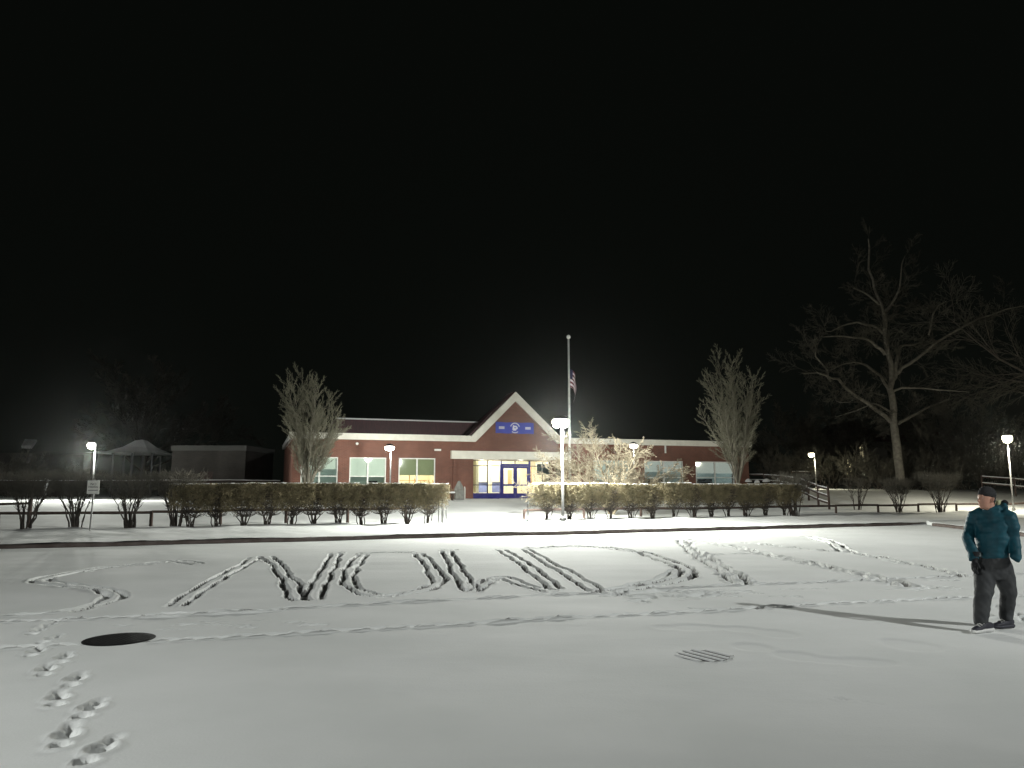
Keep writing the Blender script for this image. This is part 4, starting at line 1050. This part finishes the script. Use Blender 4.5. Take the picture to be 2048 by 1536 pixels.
shr = [(50, 1062, 1.0, 'leftmost bare vase-shaped shrub by the kerb'), (151, 1060, .98, 'bare vase-shaped shrub left of the white sign, second from left'), (258, 1058, 1.02, 'bare vase-shaped shrub right of the white sign'), (352, 1056, 1.05, 'bare vase-shaped shrub touching the left hedge'),
       (1590, 1033, 1.12, 'bare vase-shaped shrub at the far end of the right hedge'), (1716, 1024, 1.1, 'sparse bare shrub standing apart past the right hedge'), (1798, 1026, 1.0, 'bare shrub below the great tree, before the rail'), (1880, 1026, 1.15, 'bare shrub nearest the person, before the rail')]
sp_ = []
for k, (px, py, sc, lb) in enumerate(shr):
    x, y = gnd(px, py, .26); loc = (x, y, land_z(x, y) - .03)
    if k < 3: sp_.append(veg('bare_shrub', lb, 'shrub', loc, vase_shrub(70 + k), BARKD, TWIGD, 'bare vase-shaped shrubs along the kerb', 'stems', 'twigs'))
    elif k == 5: veg('bare_shrub', lb, 'shrub', loc, vase_shrub(91, stems=9, n=260), BARKD, TWIGD, 'bare vase-shaped shrubs along the kerb', 'stems', 'twigs')
    else: copy_thing(sp_[k % 3], loc, k * 1.3, lb, sc)

# ------------------------------------------------------------------ dim buildings in the background
p = at(272, 960, 62); gz = land_z(p.x, 62)
t = thing('gazebo', 'open pavilion with a pointed snow-covered roof at left', 'gazebo', (p.x, 62, gz))
hw = (at(340, 908, 62).x - at(206, 908, 62).x) / 2; ze = at(272, 908, 62).z - gz; zt = at(285, 879, 62).z - gz; cx_ = at(284, 880, 62).x - p.x
bm = bmesh.new(); ring = []
prof = [(1.0, 0), (.62, .12), (.34, .45), (.12, .92), (.0, 1)]
for r_, h_ in prof[:-1]:
    ring.append([bm.verts.new((cx_ * (1 - r_) + sx_ * hw * r_, sy_ * 3 * r_, ze + (zt - ze) * h_)) for sx_, sy_ in ((-1, -1), (1, -1), (1, 1), (-1, 1))])
ap = bm.verts.new((cx_, 0, zt))
for a, b in zip(ring, ring[1:]):
    for k in range(4): bm.faces.new((a[k], a[(k + 1) % 4], b[(k + 1) % 4], b[k]))
for k in range(4): bm.faces.new((ring[-1][k], ring[-1][(k + 1) % 4], ap))
bm.faces.new(ring[0][::-1])
me = bpy.data.meshes.new('roof'); bm.to_mesh(me); bm.free(); link('roof', me, SNOWCAP, t)
for sx_ in (-.85, -.28, .28, .85):
    for sy_ in (-2.4, 2.4): MB().tube([(sx_ * hw, sy_, -.2), (sx_ * hw, sy_, ze)], .09, 8).go('post', BLACKM, t)
p = at(415, 960, 60); gz = land_z(p.x, 60)
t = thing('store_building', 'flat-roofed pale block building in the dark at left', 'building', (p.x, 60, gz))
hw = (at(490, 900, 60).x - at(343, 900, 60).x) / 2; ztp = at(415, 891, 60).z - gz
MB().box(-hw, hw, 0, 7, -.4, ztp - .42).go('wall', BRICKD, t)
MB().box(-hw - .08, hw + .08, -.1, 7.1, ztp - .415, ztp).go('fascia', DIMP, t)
MB().box(-.6, .4, -.05, -.003, -.2, 2.0).go('door', new_mat('dull_door', (.08, .05, .045), .6), t)
p = at(35, 890, 66)
t = thing('distant_house', 'distant house scrap with a snowy sloping roof at far left', 'house', (p.x, 66, land_z(p.x, 66)))
gz = land_z(p.x, 66)
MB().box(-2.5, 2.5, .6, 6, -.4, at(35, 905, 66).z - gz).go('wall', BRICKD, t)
q0 = at(18, 875, 66); q1 = at(42, 876, 66); q2 = at(58, 893, 66); q3 = at(38, 892, 66)
bm = bmesh.new(); vs = [bm.verts.new((q.x - p.x, dy, q.z - gz)) for q, dy in ((q0, 2.2), (q1, 2.2), (q2, .3), (q3, .3))]; vs2 = [bm.verts.new((v.co.x, v.co.y + .1, v.co.z - .18)) for v in vs]
bm.faces.new(vs); bm.faces.new(vs2[::-1])
for k in range(4): bm.faces.new((vs[k], vs2[k], vs2[(k + 1) % 4], vs[(k + 1) % 4]))
me = bpy.data.meshes.new('roof'); bm.to_mesh(me); bm.free(); link('roof', me, SNOWCAP, t)
LITW = new_mat('lit_window', (.9, .8, .5), .6, emit=(1, .88, .52), es=1.0)
LITW2 = new_mat('dim_lit_window', (.6, .6, .5), .6, emit=(.8, .85, .62), es=.35)
for px, lb, wn in ((1712, 'dark house with lit windows seen through the trees', [(-1.1, -.55, 1.4, 3.2, LITW), (.65, 1.0, 3.4, 5.0, LITW), (.7, 1.05, 1.3, 3.1, LITW2)]), (1855, 'dark house with one small greenish lit window', [(-.5, .1, 1.0, 2.6, LITW2), (.5, .75, 1.4, 2.8, LITW2)])):
    p = at(px, 950, 92); gz = land_z(p.x, 92)
    t = thing('dark_house', lb, 'house', (p.x, 92, gz))
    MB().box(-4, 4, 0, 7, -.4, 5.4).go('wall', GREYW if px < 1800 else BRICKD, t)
    MB().poly([(-4.4, 5.402), (4.4, 5.402), (0, 8.0)], (-.3, 7.3)).go('roof', ROOFM, t)
    for a, b, c, d, m in wn:
        o = MB().box(a, b, -.06, -.003, c, d).go('window', m, t)
        MB().box((a + b) / 2 - .03, (a + b) / 2 + .03, -.1, -.062, c, d).go('muntin', BLACKM, o)

# ------------------------------------------------------------------ the person
def lofts_to_mesh(name, parts, voxel, mat, parent, smooth_it=6, fold=None):
    """parts: lists of rings (centre, radius_a, radius_b, axis_a hint); united by a voxel remesh into one surface"""
    bm = bmesh.new(); n = 18
    for rings in parts:
        prev = None; first = None
        pts = [Vector(r[0]) for r in rings]
        for i, rg in enumerate(rings):
            c = pts[i]; t_ = (pts[min(i + 1, len(pts) - 1)] - pts[max(i - 1, 0)]).normalized()
            h = Vector(rg[3]) if len(rg) > 3 else Vector((1, 0, 0))
            a = (h - t_ * h.dot(t_)).normalized(); b = t_.cross(a)
            ring = [bm.verts.new(c + a * math.cos(6.28318 * k / n) * rg[1] + b * math.sin(6.28318 * k / n) * rg[2]) for k in range(n)]
            if prev:
                for k in range(n): bm.faces.new((prev[k], prev[(k + 1) % n], ring[(k + 1) % n], ring[k]))
            else: bm.faces.new(ring[::-1])
            prev = ring
        bm.faces.new(prev)
    bmesh.ops.recalc_face_normals(bm, faces=bm.faces[:])
    me = bpy.data.meshes.new(name); bm.to_mesh(me); bm.free()
    o = bpy.data.objects.new(name, me); COL.objects.link(o)
    m = o.modifiers.new('r', 'REMESH'); m.mode = 'VOXEL'; m.voxel_size = voxel
    s_ = o.modifiers.new('s', 'SMOOTH'); s_.factor = .6; s_.iterations = smooth_it
    dg = bpy.context.evaluated_depsgraph_get(); me2 = bpy.data.meshes.new_from_object(o.evaluated_get(dg)); me2.name = name
    bpy.data.objects.remove(o)
    if fold:
        me2.update()
        for v in me2.vertices: v.co += v.normal * fold(v.co)
    me2.materials.clear()
    return link(name, me2, mat, parent, True)
PX, PY = 5.43, 8.92
PR = thing('person', 'person in teal hooded jacket, black knit hat and dark trousers, looking left', 'person', (PX, PY, .080))
PR.scale = (.975, .975, .965)
JACK = new_mat('teal_jacket', (.006, .066, .092), .62, spec=.3); mottle(JACK, (.004, .045, .064), 9, bump=.25, bscale=14, bdist=.006)
TRO = new_mat('charcoal_trousers', (.032, .034, .037), .75); mottle(TRO, (.048, .050, .052), 7, bump=.3, bscale=16, bdist=.01)
SKIN = mottle(new_mat('skin', (.50, .29, .21), .55), (.42, .22, .16), 12)
KNIT = mottle(new_mat('black_knit', (.018, .018, .019), .95), (.03, .03, .032), 60, bump=.8, bscale=90, bdist=.006)
GLOVE = new_mat('black_glove', (.012, .012, .014), .7)
SHOEW = mottle(new_mat('white_shoe', (.66, .66, .64), .5), (.5, .5, .5), 8); SHOED = new_mat('dark_shoe', (.03, .03, .04), .6)
LINING = new_mat('pale_lining', (.55, .58, .36), .8)
fv = Vector((-.74, -.67, 0)); rv = Vector((-.67, .74, 0))     # torso forward, the wearer's right
def T(r_, f_, z): v = Vector((.10, .06, z)) + rv * r_ + fv * f_; return (v.x, v.y, v.z)
hd = Vector((-.985, -.17, -.0)).normalized(); hs = Vector((-.17, .985, 0)).normalized()    # head forward, head's right
HC = Vector((-.005, .02, 1.58))
def Hp(f_, s_, z): v = HC + hd * f_ + hs * s_; return (v.x, v.y, HC.z + z)
# body: one surface (head, neck, trunk, limbs under the clothes)
RV = tuple(rv); HS = tuple(hs)
body = [
    [(T(0, 0, .86), .15, .11, RV), (T(0, 0, 1.0), .14, .10, RV), (T(0, 0, 1.2), .16, .11, RV), (T(0, .0, 1.36), .17, .10, RV), (T(0, 0, 1.43), .08, .07, RV)],
    [(T(0, -.01, 1.38), .065, .065, RV), (Hp(-.045, 0, -.10), .058, .062, HS), (Hp(-.03, 0, -.03), .05, .06, HS)],
    # skull and face
    [(Hp(.045, 0, -.125), .030, .028, HS), (Hp(.035, 0, -.105), .052, .060, HS), (Hp(.02, 0, -.06), .066, .082, HS), (Hp(.01, 0, 0), .074, .094, HS), (Hp(-.005, 0, .05), .076, .098, HS), (Hp(-.01, 0, .10), .062, .080, HS), (Hp(-.012, 0, .125), .03, .04, HS)],
    # nose, brow, lips, chin
    [(Hp(.088, 0, .018), .010, .010, HS), (Hp(.104, 0, -.008), .012, .013, HS), (Hp(.118, 0, -.030), .016, .015, HS), (Hp(.100, 0, -.040), .016, .012, HS)],
    [(Hp(.085, -.04, .030), .012, .013), (Hp(.094, 0, .032), .012, .014), (Hp(.085, .04, .030), .012, .013)],
    [(Hp(.080, -.022, -.064), .007, .008), (Hp(.094, 0, -.062), .010, .011), (Hp(.080, .022, -.064), .007, .008)],
    [(Hp(.078, -.020, -.078), .008, .008), (Hp(.090, 0, -.079), .010, .010), (Hp(.078, .020, -.078), .008, .008)],
    [(Hp(.060, 0, -.105), .026, .024, HS), (Hp(.082, 0, -.108), .018, .018, HS)],
    [(Hp(-.01, -.080, -.045), .008, .012), (Hp(-.018, -.086, -.01), .012, .02), (Hp(-.022, -.086, .015), .010, .018)],
    [(Hp(-.01, .080, -.045), .008, .012), (Hp(-.018, .086, -.01), .012, .02), (Hp(-.022, .086, .015), .010, .018)],
    # legs
    [(T(.09, 0, .90), .09, .09), ((-.012, .0, .46), .04, .045), ((.0, .02, .10), .03, .03)],
    [(T(-.09, 0, .90), .09, .09), ((.25, .07, .62), .05, .05), ((.34, .16, .44), .04, .045), ((.37, .27, .12), .03, .03)],
    # arms
    [(T(.15, 0, 1.38), .04, .04), (T(.235, 0, 1.25), .03, .03), ((-.165, .17, 1.10), .035, .035), ((-.165, .02, .88), .025, .025)],
    [(T(-.15, 0, 1.38), .04, .04), (T(-.25, 0, 1.25), .03, .03), ((.285, -.07, 1.12), .03, .03), ((.24, -.14, .92), .03, .03)],
]
bo = lofts_to_mesh('body', body, .007, SKIN, PR, 3)
for s_ in (-1, 1):
    MB().lathe([(.003, -.011), (.009, -.007), (.0115, 0), (.009, .007), (.003, .011)], 12, c=Hp(.079, s_ * .032, .006)).go('eye', new_mat('eye', (.55, .52, .48), .2), PR, True)
def fold_j(co):
    q = Vector((co.x * 5, co.y * 5, co.z * 11)); return .016 * noise.noise(q) + .009 * noise.noise(q * 2.3)
def fold_t(co):
    q = Vector((co.x * 6, co.y * 6, co.z * 9 + co.x * 8)); return .011 * noise.noise(q) + .006 * noise.noise(q * 2.1)
jacket = [
    [(T(0, 0, .86), .180, .140, RV), (T(0, .0, .90), .188, .150, RV), (T(0, .01, 1.0), .192, .150, RV), (T(0, .015, 1.15), .200, .148, RV), (T(0, .0, 1.30), .210, .135, RV), (T(0, -.01, 1.40), .195, .115, RV), (T(0, -.015, 1.45), .11, .09, RV), (T(0, -.01, 1.50), .082, .085, RV)],
    # shoulders and sleeves
    [(T(.12, 0, 1.39), .075, .085), (T(.21, 0, 1.36), .082, .086), (T(.25, .0, 1.25), .078, .08), ((-.165, .17, 1.10), .070, .074), ((-.170, .10, .98), .062, .066), ((-.167, .01, .85), .052, .055)],
    [(T(-.12, 0, 1.39), .075, .085), (T(-.20, 0, 1.36), .080, .082), (T(-.23, -.02, 1.25), .078, .078), ((.285, -.07, 1.12), .076, .076), ((.275, -.13, 1.0), .068, .068), ((.25, -.17, .91), .062, .062), ((.22, -.17, .87), .056, .056)],
    # hood lying behind the neck, collar
    [(T(.13, -.02, 1.45), .035, .04), (T(.10, -.11, 1.47), .05, .055), (T(0, -.15, 1.49), .055, .065), (T(-.10, -.11, 1.49), .05, .058), (T(-.13, -.01, 1.46), .035, .04)],
    [(T(.08, .06, 1.44), .03, .04), (T(0, .095, 1.44), .03, .045), (T(-.09, .06, 1.45), .03, .04)],
]
lofts_to_mesh('jacket', jacket, .010, JACK, PR, 6, fold_j)
trousers = [
    [(T(0, 0, .62), .13, .12, RV), (T(0, 0, .70), .165, .135, RV), (T(0, 0, .80), .185, .145, RV), (T(0, 0, .89), .19, .145, RV)],
    [(T(.085, 0, .84), .105, .115), ((.015, .05, .62), .110, .114), ((-.015, .0, .46), .094, .098), ((-.015, .02, .26), .082, .086), ((-.005, .02, .12), .072, .076), ((.005, .01, .085), .060, .066)],
    [(T(-.085, 0, .84), .105, .115), ((.25, .07, .62), .106, .110), ((.34, .16, .44), .090, .094), ((.365, .25, .26), .080, .084), ((.37, .27, .12), .074, .078), ((.378, .265, .095), .064, .070)],
]
lofts_to_mesh('trousers', trousers, .010, TRO, PR, 5, fold_t)
# knit hat
bt = [[(Hp(-.010, 0, .022), .086, .106, HS), (Hp(-.012, 0, .05), .092, .113, HS), (Hp(-.016, 0, .09), .084, .104, HS), (Hp(-.022, 0, .125), .060, .078, HS), (Hp(-.026, 0, .143), .028, .04, HS)],
      [(Hp(-.055, 0, -.045), .060, .045, HS), (Hp(-.045, 0, .0), .080, .070, HS), (Hp(-.03, 0, .05), .085, .085, HS)]]
lofts_to_mesh('knit_hat', bt, .007, KNIT, PR, 3)
# pale lining of the hood, seen at the nape, and its dark toggle
lofts_to_mesh('hood_lining', [[(T(-.03, -.085, 1.46), .035, .03), (T(-.045, -.085, 1.52), .04, .028), (T(-.05, -.075, 1.56), .025, .018)]], .008, LINING, PR, 3)
lofts_to_mesh('hood_edge', [[(T(-.06, -.13, 1.50), .03, .03), (T(-.11, -.12, 1.535), .038, .034), (T(-.13, -.09, 1.52), .03, .028)]], .008, KNIT, PR, 3)
# gloved hand hanging at his right side: palm, four bent fingers, thumb
WR = Vector((-.165, .0, .86))
def hp(a, b, c): return tuple(WR + Vector((a, b, c)))
glove = [[(hp(0, .005, .085), .044, .044), (hp(0, 0, .03), .036, .034), (hp(0, -.005, -.02), .030, .026), (hp(.0, -.01, -.06), .026, .042), (hp(.004, -.012, -.10), .022, .044)]]
for k, (yy, L) in enumerate(((-.048, .072), (-.024, .082), (.0, .077), (.022, .062))):
    glove.append([(hp(.004, yy, -.095), .0125, .0125), (hp(.008, yy - .002, -.095 - L * .45), .012, .012), (hp(.022, yy - .003, -.095 - L * .8), .0115, .0115), (hp(.040, yy - .003, -.095 - L), .010, .010)])
glove.append([(hp(.006, -.045, -.045), .015, .015), (hp(.018, -.070, -.075), .014, .014), (hp(.034, -.078, -.105), .012, .012)])
lofts_to_mesh('glove', glove, .0045, GLOVE, PR, 2)
# shoes
def shoe(name, x, y, a, up, sole):
    f_ = Vector((math.cos(a), math.sin(a), 0)); s2 = Vector((-math.sin(a), math.cos(a), 0)); c = Vector((x, y, 0))
    def q(l, z): v = c + f_ * l; return (v.x, v.y, z)
    sd = tuple(s2)
    so = [[(q(-.115, .035), .022, .018, sd), (q(-.09, .035), .040, .032, sd), (q(0, .033), .042, .030, sd), (q(.10, .030), .050, .028, sd), (q(.165, .032), .040, .024, sd), (q(.195, .036), .016, .014, sd)]]
    uppr = [[(q(-.105, .075), .022, .03, sd), (q(-.08, .08), .038, .045, sd), (q(0, .078), .040, .045, sd), (q(.08, .062), .045, .034, sd), (q(.15, .050), .038, .022, sd), (q(.182, .045), .014, .010, sd)],
            [(q(-.04, .06), .045, .05, sd), (q(-.035, .12), .042, .048, sd)]]
    o = lofts_to_mesh(name, uppr, .007, up, PR, 3)
    lofts_to_mesh('sole', so, .006, sole, o, 2)
    for k in range(3):
        MB().tube([tuple(Vector(q(.02 + k * .035, .112 - k * .012)) - s2 * .03), q(.02 + k * .035, .125 - k * .013), tuple(Vector(q(.02 + k * .035, .112 - k * .012)) + s2 * .03)], .007, 6).go('shoe_stripe', SHOEW, o)
shoe('shoe', .0, -.02, math.pi + .42, SHOED, SHOEW)
shoe('shoe', .35, .25, math.pi + .22, SHOED, SHOED)

for ch in PR.children_recursive:      # weight over the nearer foot: the figure leans as in the photo
    for v in ch.data.vertices:
        d_ = max(-1, min(1, (v.co.x - .13) / .1)) * max(0, .85 - v.co.z)
        if v.co.z > .8: v.co.x += (.10 - v.co.x) * .12 * min(1, (v.co.z - .8) * 8) * (1 if v.co.z < 1.46 else .35)
        v.co.x = .985 * v.co.x + .03 + .085 * v.co.z + d_ * (.09 if d_ < 0 else .05)

# ------------------------------------------------------------------ thin haze volume added to put a glowing halo round every lamp
mb = MB(); mb.box(-130, 135, -20, 175, -1.2, 30)
HZ = bpy.data.materials.new('halo_haze'); HZ.use_nodes = True; nt = HZ.node_tree; nt.nodes.clear()
o_ = nt.nodes.new('ShaderNodeOutputMaterial'); v_ = nt.nodes.new('ShaderNodeVolumePrincipled')
v_.inputs['Color'].default_value = (.92, .95, .92, 1); v_.inputs['Density'].default_value = .000065; v_.inputs['Anisotropy'].default_value = .93
nt.links.new(v_.outputs[0], o_.inputs['Volume'])
tag(mb.go('haze', HZ), kind='stuff')
